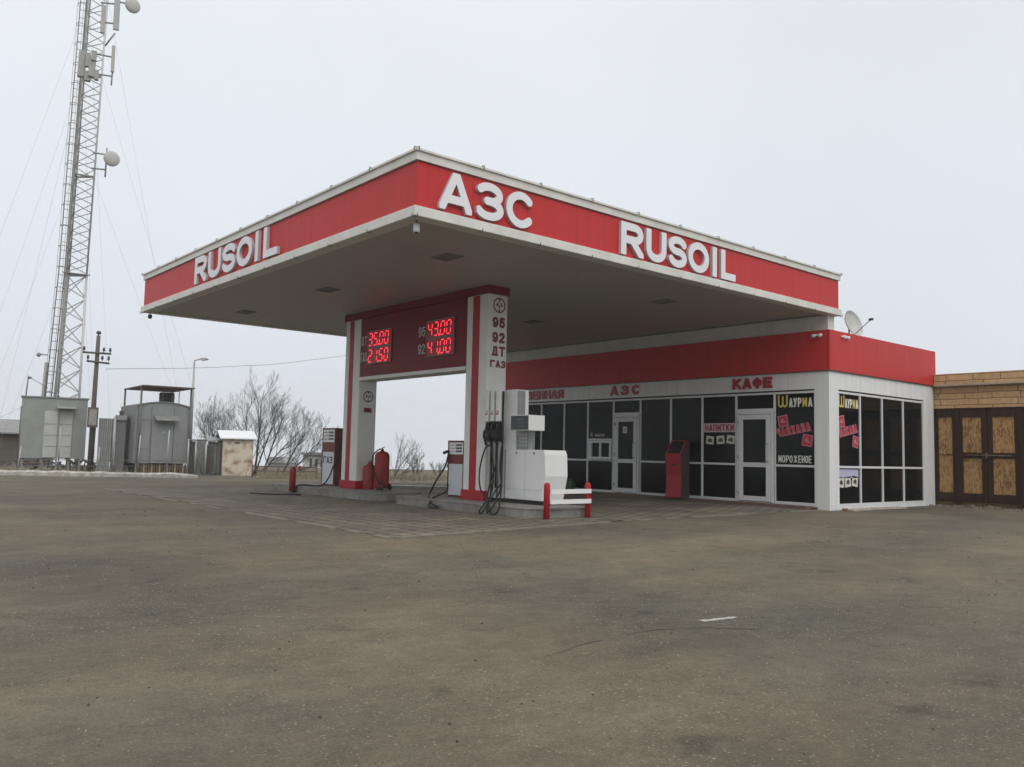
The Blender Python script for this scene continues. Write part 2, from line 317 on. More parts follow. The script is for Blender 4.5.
def tag(o, label=None, cat=None, group=None, kind=None):
    if label: o['label'] = label
    if cat: o['category'] = cat
    if group: o['group'] = group
    if kind: o['kind'] = kind
    return o
def thing(name, label, cat, loc=(0, 0, 0), rz=0., group=None):
    o = bpy.data.objects.new(name, None); COL.objects.link(o); o.empty_display_size = .2
    o.location = loc; o.rotation_euler = (0, 0, rz); return tag(o, label, cat, group)
def dup(root, loc, rz=None, label=None):
    r = root.copy(); COL.objects.link(r); r.location = loc
    if rz is not None: r.rotation_euler = (0, 0, rz)
    if label: r['label'] = label
    for ch in list(root.children):
        c = ch.copy(); COL.objects.link(c); c.parent = r
        for g in list(ch.children):
            d = g.copy(); COL.objects.link(d); d.parent = c
    return r
def cat_rom(pts, k=8):
    P = [Vector(p) for p in pts]; P = [P[0] * 2 - P[1]] + P + [P[-1] * 2 - P[-2]]; out = []
    for i in range(1, len(P) - 2):
        for j in range(k):
            t = j / k; a, b, c, d = P[i - 1:i + 3]
            out.append(.5 * ((2 * b) + (c - a) * t + (2 * a - 5 * b + 4 * c - d) * t * t + (3 * b - a - 3 * c + d) * t ** 3))
    return out + [P[-2]]

# ------------------------------------------------------------------ lettering: strokes -> distance field -> clean outline mesh
def arc(cx, cy, rx, ry, a0, a1, n=14):
    return [(cx + rx * cos(radians(a0 + (a1 - a0) * i / n)), cy + ry * sin(radians(a0 + (a1 - a0) * i / n))) for i in range(n + 1)]
GL = {  # centre lines in a unit box; 'L' straight with square ends, 'C' curve
 'R': [('L', (0, 0), (0, 1)), ('C', [(0, 1), (.55, 1)] + arc(.62, .74, .36, .26, 90, -90) + [(0, .48)]), ('L', (.5, .45), (1, -.05))],
 'U': [('C', [(0, 1.2), (0, .35)] + arc(.5, .35, .5, .35, 180, 360) + [(1, .35), (1, 1.2)])],
 'S': [('C', arc(.5, .75, .5, .25, 20, 180, 12) + arc(.5, .75, .5, .24, 180, 265, 6) + arc(.5, .26, .5, .26, 85, 0, 6) + arc(.5, .26, .5, .26, 0, -160, 12))],
 'O': [('C', arc(.5, .5, .5, .5, 0, 360, 32))],
 'I': [('L', (.5, 0), (.5, 1))],
 'L': [('L', (0, 0), (0, 1)), ('L', (0, 0), (1, 0))],
 'А': [('L', (-.04, -.1), (.46, 1.02)), ('L', (1.04, -.1), (.54, 1.02)), ('L', (.25, .24), (.75, .24))],
 'З': [('C', arc(.45, .75, .5, .25, 150, -80, 16) + [(.35, .51)]), ('C', [(.35, .51)] + arc(.45, .25, .55, .26, 85, -155, 16))],
 'С': [('C', arc(.5, .5, .5, .5, 42, 318, 26))],
 '9': [('C', arc(.5, .68, .5, .32, 0, 360, 24)), ('C', [(1, .68)] + arc(.45, .40, .55, .40, 0, -130, 14))],
 '5': [('L', (.15, 1), (.9, 1)), ('L', (.15, 1), (.06, .5)), ('C', [(.06, .5)] + arc(.48, .32, .52, .32, 130, -155, 18))],
 '2': [('C', arc(.5, .72, .48, .28, 165, -25, 14) + [(.1, .08)]), ('L', (0, 0), (1, 0))],
 'Д': [('L', (0, 0), (1, 0)), ('L', (0, -.2), (0, .02)), ('L', (1, -.2), (1, .02)), ('L', (.3, 1), (.82, 1)), ('L', (.82, 0), (.82, 1)), ('L', (.14, 0), (.32, 1))],
 'Т': [('L', (0, 1), (1, 1)), ('L', (.5, 0), (.5, 1))],
 'Г': [('L', (0, 0), (0, 1)), ('L', (0, 1), (1, 1))],
 'В': [('L', (0, 0), (0, 1)), ('C', [(0, 1), (.5, 1)] + arc(.55, .765, .35, .235, 90, -90) + [(0, .53)]), ('C', [(0, .53), (.5, .53)] + arc(.6, .265, .4, .265, 90, -90) + [(0, 0)])],
 'Е': [('L', (0, 0), (0, 1)), ('L', (0, 0), (1, 0)), ('L', (0, .5), (.9, .5)), ('L', (0, 1), (1, 1))],
 'Н': [('L', (0, 0), (0, 1)), ('L', (1, 0), (1, 1)), ('L', (0, .5), (1, .5))],
 'Я': [('L', (1, 0), (1, 1)), ('C', [(1, 1), (.45, 1)] + arc(.38, .74, .36, .26, 90, 270) + [(1, .48)]), ('L', (.5, .45), (0, -.05))],
 'К': [('L', (0, 0), (0, 1)), ('L', (.05, .45), (1, 1.05)), ('L', (.3, .6), (1, -.05))],
 'Ф': [('L', (.5, -.1), (.5, 1.1)), ('C', arc(.5, .54, .5, .34, 0, 360, 26))],
 'W': [('C', [(0, 1.1), (0, .3)] + arc(.25, .3, .25, .3, 180, 360) + [(.5, .9)]), ('C', [(.5, .9), (.5, .3)] + arc(.75, .3, .25, .3, 180, 360) + [(1, .3), (1, 1.1)])],
 'У': [('L', (-.02, 1.05), (.52, .38)), ('L', (1.02, 1.05), (.3, 0)), ('L', (.1, 0), (.3, 0))],
 'Р': [('L', (0, 0), (0, 1)), ('C', [(0, 1), (.5, 1)] + arc(.6, .72, .4, .28, 90, -90) + [(0, .44)])],
 'М': [('L', (0, 0), (0, 1)), ('L', (1, 0), (1, 1)), ('L', (0, 1), (.5, .3)), ('L', (1, 1), (.5, .3))],
 'Ч': [('L', (1, 0), (1, 1)), ('C', [(0, 1.2), (0, .7)] + arc(.4, .7, .4, .28, 180, 270) + [(1, .42)])],
 'Й': [('L', (0, 0), (0, .8)), ('L', (1, 0), (1, .8)), ('L', (0, .02), (1, .78)), ('C', arc(.5, 1.06, .22, .14, 180, 360, 8))],
 'И': [('L', (0, 0), (0, 1)), ('L', (1, 0), (1, 1)), ('L', (0, .02), (1, .98))],
 'Х': [('L', (0, -.05), (1, 1.05)), ('L', (1, -.05), (0, 1.05))],
 'Ж': [('L', (.5, 0), (.5, 1)), ('L', (0, -.05), (.46, .5)), ('L', (0, 1.05), (.46, .5)), ('L', (1, -.05), (.54, .5)), ('L', (1, 1.05), (.54, .5))],
 'П': [('L', (0, 0), (0, 1)), ('L', (1, 0), (1, 1)), ('L', (0, 1), (1, 1))],
}
GL['О'] = GL['O']
def glyph(ch, w_, h, t, ny=34):
    """outline mesh pieces: (points 2D, cell polygons, border segments) for a letter w_ x h with stroke t"""
    hw = t / 2
    segs = []
    for st in GL[ch]:
        if st[0] == 'L':
            a, b = st[1], st[2]
            A = Vector((hw + a[0] * (w_ - t), hw + a[1] * (h - t))); B_ = Vector((hw + b[0] * (w_ - t), hw + b[1] * (h - t)))
            segs.append(('L', A, B_))
        else:
            P = [Vector((hw + q[0] * (w_ - t), hw + q[1] * (h - t))) for q in st[1]]
            for i in range(len(P) - 1): segs.append(('C', P[i], P[i + 1]))
    def sdf(x_, y_):
        p = Vector((x_, y_)); best = 9.
        for k, A, B_ in segs:
            ab = B_ - A; l = ab.length
            if l < 1e-9: continue
            d = ab / l; q = p - A; s_ = q.dot(d); n_ = abs(q.x * d.y - q.y * d.x)
            if k == 'L': v = max(n_ - hw, abs(s_ - l / 2) - l / 2 - hw)
            else:
                s2 = min(max(s_, 0), l); v = (p - (A + d * s2)).length - hw
            if v < best: best = v
        return max(best, -x_ if x_ < w_ / 2 else x_ - w_, -y_ if y_ < h / 2 else y_ - h)
    st_ = h / ny; nx = max(4, int(round(w_ / st_))); sx = w_ / nx
    ext = 1
    val = {}
    for i in range(-ext, nx + ext + 1):
        for j in range(-ext - 7 if ch in 'Д' else -ext, ny + ext + (5 if ch == 'Й' else 0) + 1):
            v = sdf(i * sx, j * st_); val[(i, j)] = v if abs(v) > 1e-7 else 1e-7
    pts = []; idx = {}; polys = []; border = []
    def pid(key, p):
        if key not in idx: idx[key] = len(pts); pts.append(p)
        return idx[key]
    for (i, j) in list(val):
        cs = [(i, j), (i + 1, j), (i + 1, j + 1), (i, j + 1)]
        if any(c not in val for c in cs): continue
        vv = [val[c] for c in cs]
        if all(v > 0 for v in vv): continue
        poly = []; cut = []
        for a in range(4):
            b = (a + 1) % 4
            if vv[a] <= 0: poly.append(pid(('v', cs[a]), (cs[a][0] * sx, cs[a][1] * st_)))
            if (vv[a] <= 0) != (vv[b] <= 0):
                tt = vv[a] / (vv[a] - vv[b]); pa, pb = cs[a], cs[b]
                p = ((pa[0] + (pb[0] - pa[0]) * tt) * sx, (pa[1] + (pb[1] - pa[1]) * tt) * st_)
                q = pid(('e',) + tuple(sorted((pa, pb))), p); poly.append(q); cut.append(q)
        if len(poly) >= 3: polys.append(poly)
        # border edges: consecutive cut points leaving the shape
        for a in range(len(poly)):
            u, v_ = poly[a], poly[(a + 1) % len(poly)]
            if u in cut and v_ in cut: border.append((u, v_))
    return pts, polys, border
GC = {}
def put_glyph(front, side, ch, o, ax, ay, dn, w_, h, t, depth, shear=0.):
    key = (ch, round(w_, 3), round(h, 3), round(t, 3))
    if key not in GC: GC[key] = glyph(ch, w_, h, t, 56 if h > .5 else (26 if h > .2 else 18))
    pts, polys, border = GC[key]
    o, ax, ay, dn = map(Vector, (o, ax, ay, dn))
    P = [o + ax * (p[0] + shear * p[1]) + ay * p[1] for p in pts]
    front.add([q + dn * depth for q in P], polys)
    if side is not None and depth > 0:
        n = len(P)
        side.add(P + [q + dn * depth for q in P], [(a, b, n + b, n + a) for a, b in border])
    return
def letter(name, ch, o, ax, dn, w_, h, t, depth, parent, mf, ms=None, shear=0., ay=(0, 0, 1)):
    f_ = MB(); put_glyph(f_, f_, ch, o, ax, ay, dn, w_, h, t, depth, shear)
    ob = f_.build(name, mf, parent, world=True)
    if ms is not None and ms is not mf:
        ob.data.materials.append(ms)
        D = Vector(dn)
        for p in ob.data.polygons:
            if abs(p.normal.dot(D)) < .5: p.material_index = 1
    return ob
def word(name, text, o, ax, dn, w_, h, t, depth, parent, m, gap=.18, shear=0., ay=(0, 0, 1), widths=None):
    """a whole word as one flat lettering piece, w_ wide in all"""
    f_ = MB(); n = len(text); ws = widths or [1.] * n
    unit = w_ / (sum(ws) + gap * (n - 1)); cx = 0.
    for ch, k in zip(text, ws):
        if ch != ' ': put_glyph(f_, f_, ch, Vector(o) + Vector(ax) * cx, ax, ay, dn, unit * k, h, t, depth, shear)
        cx += unit * (k + gap)
    return f_.build(name, m, parent, world=True)
def ring(mb, c, ax, ay, dn, r0, r1, depth, n=28):
    c, ax, ay, dn = map(Vector, (c, ax, ay, dn))
    vs = []
    for k in range(n):
        d = ax * cos(2 * pi * k / n) + ay * sin(2 * pi * k / n)
        vs += [c + d * r0, c + d * r1, c + d * r1 + dn * depth, c + d * r0 + dn * depth]
    fs = []
    for k in range(n):
        a = 4 * k; b = 4 * ((k + 1) % n)
        fs += [(a + 1, b + 1, b + 2, a + 2), (a + 2, b + 2, b + 3, a + 3), (a + 3, b + 3, b, a)]
    return mb.add(vs, fs)
def emblem(c, ax, dn, r, parent, m):
    mb = MB(); ay = Vector((0, 0, 1)); c = Vector(c); ax = Vector(ax); dn = Vector(dn)
    ring(mb, c, ax, ay, dn, r * .84, r, .006)
    def poly(p): mb.sweep([(q[0] * r, q[1] * r) for q in p], c, ax, ay, dn, .006)
    poly([(-.18, .80), (0, .42), (.18, .80)]); poly([(-.18, -.80), (.18, -.80), (0, -.42)])
    poly([(-.62, -.12), (-.30, -.12), (-.12, .30), (-.26, .36)]); poly([(.62, -.12), (.26, .36), (.14, .30), (.34, -.12)])
    poly([(-.16, -.30), (.16, -.30), (.05, .05), (-.05, .05)])
    return mb.build('emblem', m, parent, world=True)

# ================================================================== GROUND
def terrain():
    mb = MB(); rad = [0, 3, 6, 9, 12, 16, 20, 25, 30, 36, 42, 48, 55, 63, 72, 85, 100, 130, 180, 260, 400, 600]; n = 96
    c = Vector((2, 2, 0)); vs = [(c.x, c.y, 0)]
    for r in rad[1:]:
        for k in range(n):
            a = 2 * pi * k / n; z = 0.
            if r > 42: z = -.085 * (r - 42) if r < 150 else -.085 * 108 - .03 * (r - 150)
            vs.append((c.x + r * cos(a), c.y + r * sin(a), z))
    fs = [(0, 1 + k, 1 + (k + 1) % n) for k in range(n)]
    for i in range(len(rad) - 2):
        for k in range(n):
            a = 1 + i * n; b = a + n; fs.append((a + k, b + k, b + (k + 1) % n, a + (k + 1) % n))
    mb.add(vs, fs); return mb.build('ground', ASPH)
tag(terrain(), 'dusty grey brown asphalt yard in front of the filling station', None, None, 'structure')

pv = MB(); pv.prism([(-.55, -.58), (5, .18), (12.35, .36), (12.35, 14.4), (-.42, 14.4)], -.05, .012)
tag(pv.build('paving', PAVER), None, None, None, 'structure')
# pale edging blocks of the paved apron
eb = MB()
def edging(a, b, wd=.12, n=0):
    a = Vector((*a, 0)); b = Vector((*b, 0)); d = (b - a); ln = d.length; d /= ln; q = Vector((-d.y, d.x, 0)); k = int(ln / .42)
    for i in range(k):
        p0 = a + d * (i * ln / k + .008); p1 = a + d * ((i + 1) * ln / k - .008)
        if random.random() < .25: continue
        z = .018 + random.uniform(0, .006)
        eb.prism([(p0.x, p0.y), (p1.x, p1.y), (p1.x + q.x * wd, p1.y + q.y * wd), (p0.x + q.x * wd, p0.y + q.y * wd)], -.02, z)
edging((-.42, 14.4), (-.55, -.58), -.12); edging((-.56, -.583), (5, .177), -.12); edging((5, .177), (12.35, .357), -.12)
tag(eb.build('paving_edge', mat('worn pale edging', (.215, .192, .15), .85, c2=(.15, .134, .106), vscale=3)), None, None, None, 'structure')

# dark joints in the asphalt
def seam(pts, wd, zz=.004):
    from mathutils import noise as mn
    P = cat_rom([(*p, zz) for p in pts], 40); mb = MB(); vs = []; on = []
    for i, p in enumerate(P):
        d = (P[min(i + 1, len(P) - 1)] - P[max(i - 1, 0)]).normalized(); q = Vector((-d.y, d.x, 0))
        k = wd * (mn.noise(p * 2.3) * 1.5 + .35 + .5 * mn.noise(p * 9)); c = p + q * (.05 * mn.noise(p * 1.7 + Vector((9, 0, 0))) + .02 * mn.noise(p * 11))
        on.append(k > .08 * wd); k = max(k, 0); vs += [c + q * k * random.uniform(.6, 1), c - q * k * random.uniform(.4, 1)]
    mb.add(vs, [(2 * i, 2 * i + 1, 2 * i + 3, 2 * i + 2) for i in range(len(P) - 1) if on[i] and on[i + 1]]); return mb
TAR = mat('tar joint', (.082, .074, .058), .92, c2=(.115, .104, .080), vscale=9)
def gxy(px, py): p = gp(px, py); return (p.x, p.y)
tag(seam([gxy(455, 688), gxy(480, 679), gxy(512, 669), gxy(580, 645), gxy(640, 631), gxy(700, 628), gxy(760, 629)], .018).build('asphalt_joint', TAR), None, None, None, 'structure')
tag(seam([gxy(790, 633), gxy(850, 640), gxy(905, 649)], .04).build('asphalt_joint', TAR), None, None, None, 'structure')
# worn paint dash
pd = MB(); a, b = gp(704, 622), gp(738, 618); dd = (b - a).normalized(); q = Vector((-dd.y, dd.x, 0))
pd.add([*[a.lerp(b, i / 16) + Vector((0, 0, .004)) - q * random.uniform(0, .012) for i in range(17)], *[b.lerp(a, i / 16) + q * (.05 + .012 * i / 16 + random.uniform(-.014, .006)) + Vector((0, 0, .004)) for i in range(17)]], [tuple(range(34))])
tag(pd.build('painted_mark', mat('worn road paint', (.46, .44, .40), .85, c2=(.30, .28, .24), vscale=14)), None, None, None, 'structure')

# loose grit
def grit():
    out = []
    for name, m, n, smin, smax in (('loose_gravel', mat('pale grit', (.30, .27, .21), .9, c2=(.22, .20, .16), vscale=2), 2600, .002, .008), ('dark_gravel', mat('dark clods', (.05, .044, .036), .95), 420, .003, .013)):
        mb = MB()
        for _ in range(n):
            r = 1.6 + 17 * random.random() ** 1.25; t = radians(49.8 + random.uniform(-36, 36)); c = Vector((CAM.x + r * cos(t), CAM.y + r * sin(t), 0))
            if c.x > -.9 and c.y > -.9: continue
            s_ = random.uniform(smin, smax) * (.6 + .05 * r); h = s_ * random.uniform(.5, .9); k = 5; a0 = random.random() * 6
            vs = [c + Vector((cos(a0 + 2 * pi * i / k), sin(a0 + 2 * pi * i / k) * .8, 0)) * s_ * random.uniform(.75, 1.2) for i in range(k)]
            vs += [c + Vector((cos(a0 + 2 * pi * i / k), sin(a0 + 2 * pi * i / k) * .8, 0)) * s_ * .55 + Vector((0, 0, h)) for i in range(k)]
            mb.add(vs, [(i, (i + 1) % k, k + (i + 1) % k, k + i) for i in range(k)] + [tuple(range(k, 2 * k))])
        o = mb.build(name, m); out.append(o)
    tag(out[0], 'pale grit scattered over the asphalt', 'gravel', None, 'stuff'); tag(out[1], 'dark crumbs of dirt lying on the asphalt', 'dirt', None, 'stuff')
grit()

# ================================================================== CANOPY
LU, LV = 13.119, 13.761; ZB, Z1, Z2, Z3 = 4.951, 5.119, 5.866, 6.039
cn = thing('station_canopy', 'large flat canopy with red fascia and white letters on two sides', 'canopy', (LU / 2, LV / 2, 0))
def ringbox(mb, i0, i1, z0, z1):     # rectangular ring between inset i0 (outer) and i1 (inner)
    mb.box(i0, LU - i0, i0, i1, z0, z1); mb.box(i0, LU - i0, LV - i1, LV - i0, z0, z1)
    mb.box(i0, i1, i1 + .001, LV - i1 - .001, z0, z1); mb.box(LU - i1, LU - i0, i1 + .001, LV - i1 - .001, z0, z1)
r_ = MB(); ringbox(r_, .06, .14, Z1 + .015, Z2 - .015); r_.build('fascia', RED, cn, world=True)
r_ = MB(); ringbox(r_, .085, .13, Z1 + .0, Z1 + .0149); ringbox(r_, .085, .13, Z2 - .0149, Z2); r_.build('shadow_gap', DARKG, cn, world=True)  # dark strips put in for the shadow lines along the trims
r_ = MB(); ringbox(r_, .0, .28, ZB, Z1 - .001); r_.build('bottom_trim', TRIM, cn, world=True, bevel=.012)
r_ = MB(); ringbox(r_, .02, .15, Z2 + .001, Z3 - .035); ringbox(r_, -.012, .16, Z3 - .034, Z3); r_.build('top_trim', TRIM, cn, world=True)
r_ = MB(); r_.box(.285, LU - .285, .285, LV - .285, ZB + .03, ZB + .09); r_.build('soffit', SOFF, cn, world=True)
r_ = MB(); r_.box(.165, LU - .165, .165, LV - .165, Z2 - .2, Z2 - .12); r_.build('roof_deck', GREYM, cn, world=True)
cl = []
for k in range(11):
    for s_ in (0, 1):
        p = .03 + (LU - .06) * k / 10 if s_ else .03 + (LV - .06) * k / 10
        for z, dz in ((Z3, .05), (ZB, -.035)):
            mb = MB(); c = Vector((p, -.015, z)) if s_ else Vector((-.015, p, z)); ax = Vector((1, 0, 0)) if s_ else Vector((0, 1, 0)); n_ = Vector((0, -1, 0)) if s_ else Vector((-1, 0, 0))
            up = Vector((0, 0, 1 if dz > 0 else -1))
            mb.tube([c - n_ * .06 + up * .0, c - n_ * .05 + up * .02, c + n_ * .012 + up * .022, c + n_ * .02 - up * .03], .009, 5)
            mb.build('trim_clip', GALVD, cn, world=True)
for ui in (2.12, 8.55):
    for vi in (2.06, 6.8, 11.5):
        mb = MB(); x0, x1, y0, y1 = ui - .19, ui + .19, vi - .26, vi + .26; z0, z1 = ZB + .004, ZB + .029
        mb.box(x0, x1, y0, y0 + .04, z0, z1); mb.box(x0, x1, y1 - .04, y1, z0, z1); mb.box(x0, x0 + .04, y0 + .041, y1 - .041, z0, z1); mb.box(x1 - .04, x1, y0 + .041, y1 - .041, z0, z1)
        fr = mb.build('ceiling_light', mat('light frame', (.22, .21, .19), .5), cn, world=True)
        d_ = MB(); d_.box(x0 + .041, x1 - .041, y0 + .041, y1 - .041, ZB + .018, ZB + .028)
        for j in range(5): d_.box(x0 + .041, x1 - .041, y0 + .09 + j * .08, y0 + .10 + j * .08, ZB + .008, ZB + .0175)
        d_.build('diffuser', mat('unlit diffuser', (.22, .21, .19), .3), fr, world=True)
# letters
def rusoil(spec, side, zb, h, t):
    for ch, a, b in spec:
        if side == 'v': letter('sign_letter', ch, (a, .058, zb), (1, 0, 0), (0, -1, 0), b - a, h, t, .065, cn, LETW, LETS)
        else: letter('sign_letter', ch, (.058, a, zb), (0, -1, 0), (-1, 0, 0), a - b, h, t, .065, cn, LETW, LETS)
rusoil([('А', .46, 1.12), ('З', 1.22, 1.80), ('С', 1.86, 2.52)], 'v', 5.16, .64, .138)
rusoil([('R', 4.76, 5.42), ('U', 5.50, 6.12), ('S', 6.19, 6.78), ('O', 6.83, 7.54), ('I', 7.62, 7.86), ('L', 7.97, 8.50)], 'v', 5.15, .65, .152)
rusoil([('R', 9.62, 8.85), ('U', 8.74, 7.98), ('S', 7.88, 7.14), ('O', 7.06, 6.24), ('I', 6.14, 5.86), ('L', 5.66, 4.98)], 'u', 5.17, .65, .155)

# cameras hanging from the trim
def cctv(loc, label, m, s_=1.):
    o = thing('security_camera', label, 'camera', loc)
    mb = MB(); mb.lathe([(.028, 0), (.028, -.01), (.012, -.012), (.012, -.05 * s_)], n=12); mb.build('mount', GALVD, o)
    mb = MB(); mb.lathe([(.03, -.05 * s_), (.055, -.065 * s_), (.055, -.17 * s_), (.045, -.19 * s_), (.0, -.19 * s_)], n=14); b_ = mb.build('housing', m, o)
    mb = MB(); mb.lathe([(.03, -.1905 * s_), (.022, -.205 * s_), (0, -.21 * s_)], n=12); mb.build('lens', BLACK, o)
cctv((.20, .24, ZB), 'small pale camera hanging under the near corner of the canopy', mat('camera white', (.6, .6, .58), .5), 1.05)
cctv((.22, 13.62, ZB), 'small dark camera under the far left corner of the canopy', DARKG, .8)

# ================================================================== COLUMNS AND PRICE BOARD
U0, U1 = 4.40, 4.965
def column(y0, y1, lab, stripe, top=True):
    o = thing('canopy_column', lab, 'column', ((U0 + U1) / 2, (y0 + y1) / 2, .2), 0, 'columns carrying the canopy')
    zt = ZB + .028
    mb = MB(); mb.box(U0, U1, y0, y1, .2, zt); mb.build('shaft', CREAM, o, bevel=.03, world=True)
    mb = MB(); mb.box(U0 - .012, U0 + .04, stripe[0], stripe[1], .41, 4.78); mb.build('stripe', REDP, o, world=True)
    mb = MB(); mb.box(U0 - .03, U1 + .03, y0 - .03, y1 + .03, .2, .42); mb.build('base_band', REDP, o, world=True, bevel=.01)
    return o
nc = column(3.62, 4.398, 'near canopy column with fuel grades listed on its side', (3.918, 4.157))
fc = column(9.162, 9.975, 'far canopy column beside the two fire extinguishers', (9.52, 9.73))
# near column: emblem, grades
vy = 3.62
emblem((4.715, vy - .001, 4.56), (1, 0, 0), (0, -1, 0), .175, nc, MAROON)
for txt, z, h, x0, x1 in (('95', 4.05, .24, 4.53, 4.89), ('92', 3.71, .24, 4.53, 4.89)):
    word('grade_lettering', txt, (x0, vy - .001, z), (1, 0, 0), (0, -1, 0), x1 - x0, h, .058, .006, nc, MAROON)
word('grade_lettering', 'ДТ', (4.53, vy - .001, 3.41), (1, 0, 0), (0, -1, 0), .38, .22, .05, .006, nc, MAROON)
word('grade_lettering', 'ГАЗ', (4.49, vy - .001, 3.15), (1, 0, 0), (0, -1, 0), .44, .165, .042, .006, nc, MAROON)
# far column: round no-smoking mark and small red plate
emblem((4.70, 9.161, 2.70), (1, 0, 0), (0, -1, 0), .155, fc, mat('faded black', (.06, .055, .05), .6))
mb = MB(); mb.box(4.58, 4.80, 9.14, 9.158, 2.27, 2.39); mb.build('notice_plate', MAROON, fc, world=True)

pb = thing('price_board', 'dark red price board with lit red digits between the two columns', 'price sign', (4.7, 6.78, 3.2))
BD = mat('board red', (.20, .014, .018), .5, spec=.25, var=.12, vscale=2)
mb = MB(); mb.box(U0 + .01, U1 - .08, 4.40, 9.16, 3.21, ZB + .028); mb.build('panel', BD, pb, world=True)
mb = MB(); mb.box(U0 - .02, U1 - .06, 4.402, 9.158, 3.12, 3.209); mb.build('lower_trim', CREAM, pb, world=True)
mb = MB(); mb.box(U0 - .05, U0 - .003, 3.59, 9.99, 4.795, ZB + .027); mb.box(U0 - .003, U1 + .01, 3.57, 3.617, 4.795, ZB + .027); mb.box(U0 - .05, U0 - .003, 3.57, 3.589, 4.795, ZB + .027)
mb.build('top_band', BD, pb, world=True)
SEG = {'0': 'abcdef', '1': 'bc', '2': 'abged', '3': 'abgcd', '4': 'fgbc', '5': 'afgcd', '9': 'abcfgd'}
def digit(mb, ch, y, z, w_, h, t, xf):
    sh = .10
    P = {'a': ((.1, 1), (.9, 1)), 'b': ((1, .93), (1, .57)), 'c': ((1, .43), (1, .07)), 'd': ((.1, 0), (.9, 0)), 'e': ((0, .43), (0, .07)), 'f': ((0, .93), (0, .57)), 'g': ((.1, .5), (.9, .5))}
    for s_ in SEG[ch]:
        (x0, y0), (x1, y1) = P[s_]; hz = y0 == y1
        ax0, ax1 = x0 * w_, x1 * w_; az0, az1 = y0 * h, y1 * h
        if hz: poly = [(ax0, az0), (ax0 + t / 2, az0 - t / 2), (ax1 - t / 2, az0 - t / 2), (ax1, az0), (ax1 - t / 2, az0 + t / 2), (ax0 + t / 2, az0 + t / 2)]
        else: poly = [(ax0, az1), (ax0 + t / 2, az1 + t / 2), (ax0 + t / 2, az0 - t / 2), (ax0, az0), (ax0 - t / 2, az0 - t / 2), (ax0 - t / 2, az1 + t / 2)]
        mb.sweep([(p[0] + sh * p[1], p[1]) for p in poly], (xf, y, z), (0, -1, 0), (0, 0, 1), (-1, 0, 0), .006)
def display(y0, y1, z0, z1, txt):      # y0 > y1 (reads towards -y)
    mb = MB(); xf = U0 + .005
    fr = MB(); t = .02
    fr.box(xf - .03, xf, y1, y0, z0, z0 + t); fr.box(xf - .03, xf, y1, y0, z1 - t, z1); fr.box(xf - .03, xf, y1, y1 + t, z0 + t, z1 - t); fr.box(xf - .03, xf, y0 - t, y0, z0 + t, z1 - t)
    d = MB(); d.box(xf - .018, xf - .001, y1 + t, y0 - t, z0 + t, z1 - t); dp = d.build('price_display', LEDBG, pb, world=True)
    fr.build('display_frame', mat('display frame', (.22, .20, .18), .5), dp, world=True)
    cw = (y0 - y1 - .10) / 4.35; h = (z1 - z0) * .72; zb_ = z0 + (z1 - z0) * .14; yy = y0 - .055
    for i, ch in enumerate(txt):
        g = MB()
        if ch == '.':
            yy += cw * .16; g.sweep([(0, 0), (.045, 0), (.045, .05), (0, .05)], (xf - .0185, yy - .0, zb_ - .02), (0, -1, 0), (0, 0, 1), (-1, 0, 0), .006); yy -= cw * .26; g.build('decimal_point', LED, dp, world=True); continue
        digit(g, ch, yy, zb_, cw * .66, h, .025, xf - .0185); yy -= cw * 1.03
        g.build('digit', LED, dp, world=True)
display(8.77, 7.58, 3.97, 4.41, '35.00'); display(8.77, 7.58, 3.53, 3.965, '21.50')
display(5.99, 4.85, 3.97, 4.405, '43.00'); display(5.99, 4.85, 3.53, 3.965, '41.00')
for txt, y, z, wd in (('ДТ', 9.13, 4.06, .30), ('ГАЗ', 9.13, 3.62, .31), ('95', 6.37, 4.05, .30), ('92', 6.37, 3.62, .30)):
    word('price_label', txt, (U0 + .009, y, z), (0, -1, 0), (-1, 0, 0), wd, .25, .038, .006, pb, LABELG)

# ================================================================== SHOP
BU, BV = 12.668, .121; BZ = .10; BL = 18.63; BVE = 13.62; ZG = 3.03; ZR1, ZR2 = 3.534, 4.561
sh = thing('shop_building', 'white and red filling station shop with dark glazed front and cafe corner', 'building', (15.6, 6.9, 0))
mb = MB()
mb.box(BU, BU + .25, BV, BVE, ZG + .04, ZR1 + .02)                      # band over the front glazing
mb.box(BU, 13.14, BV, .52, 0, ZG + .039)                                # corner pillar
mb.box(BU, BU + .25, 13.21, BVE, 0, ZG + .039)
mb.box(BU + .251, BL, BV, BV + .25, ZG + .04, ZR1 + .02)                # band over the side glazing
mb.box(17.98, BL, BV, BV + .25, 0, ZG + .039)
mb.box(BU + .02, BU + .25, .521, 13.209, 0, BZ - .002); mb.box(13.141, 17.979, BV + .02, BV + .25, 0, BZ - .002)
mb.box(BL - .25, BL, BV + .251, BVE, 0, ZR1 + .02); mb.box(BU + .251, BL - .251, BVE - .25, BVE, 0, ZR1 + .02)
mb.build('wall', WHITE, sh, world=True)
mb = MB(); mb.box(BU + .06, 13.037, .17, BVE - .05, ZR1 + .021, ZB - .002); mb.build('upper_wall', TRIM, sh, world=True)
mb = MB()
o_ = .055
mb.box(BU - o_, BU + .055, BV - o_, BVE + o_, ZR1, ZR2); mb.box(BU + .056, BL + o_, BV - o_, BV + .02, ZR1, ZR2); mb.box(BL - .02, BL + o_, BV + .021, BVE + o_, ZR1, ZR2); mb.box(BU + .056, BL - .021, BVE - .02, BVE + o_, ZR1, ZR2)
mb.build('parapet', RED, sh, world=True)
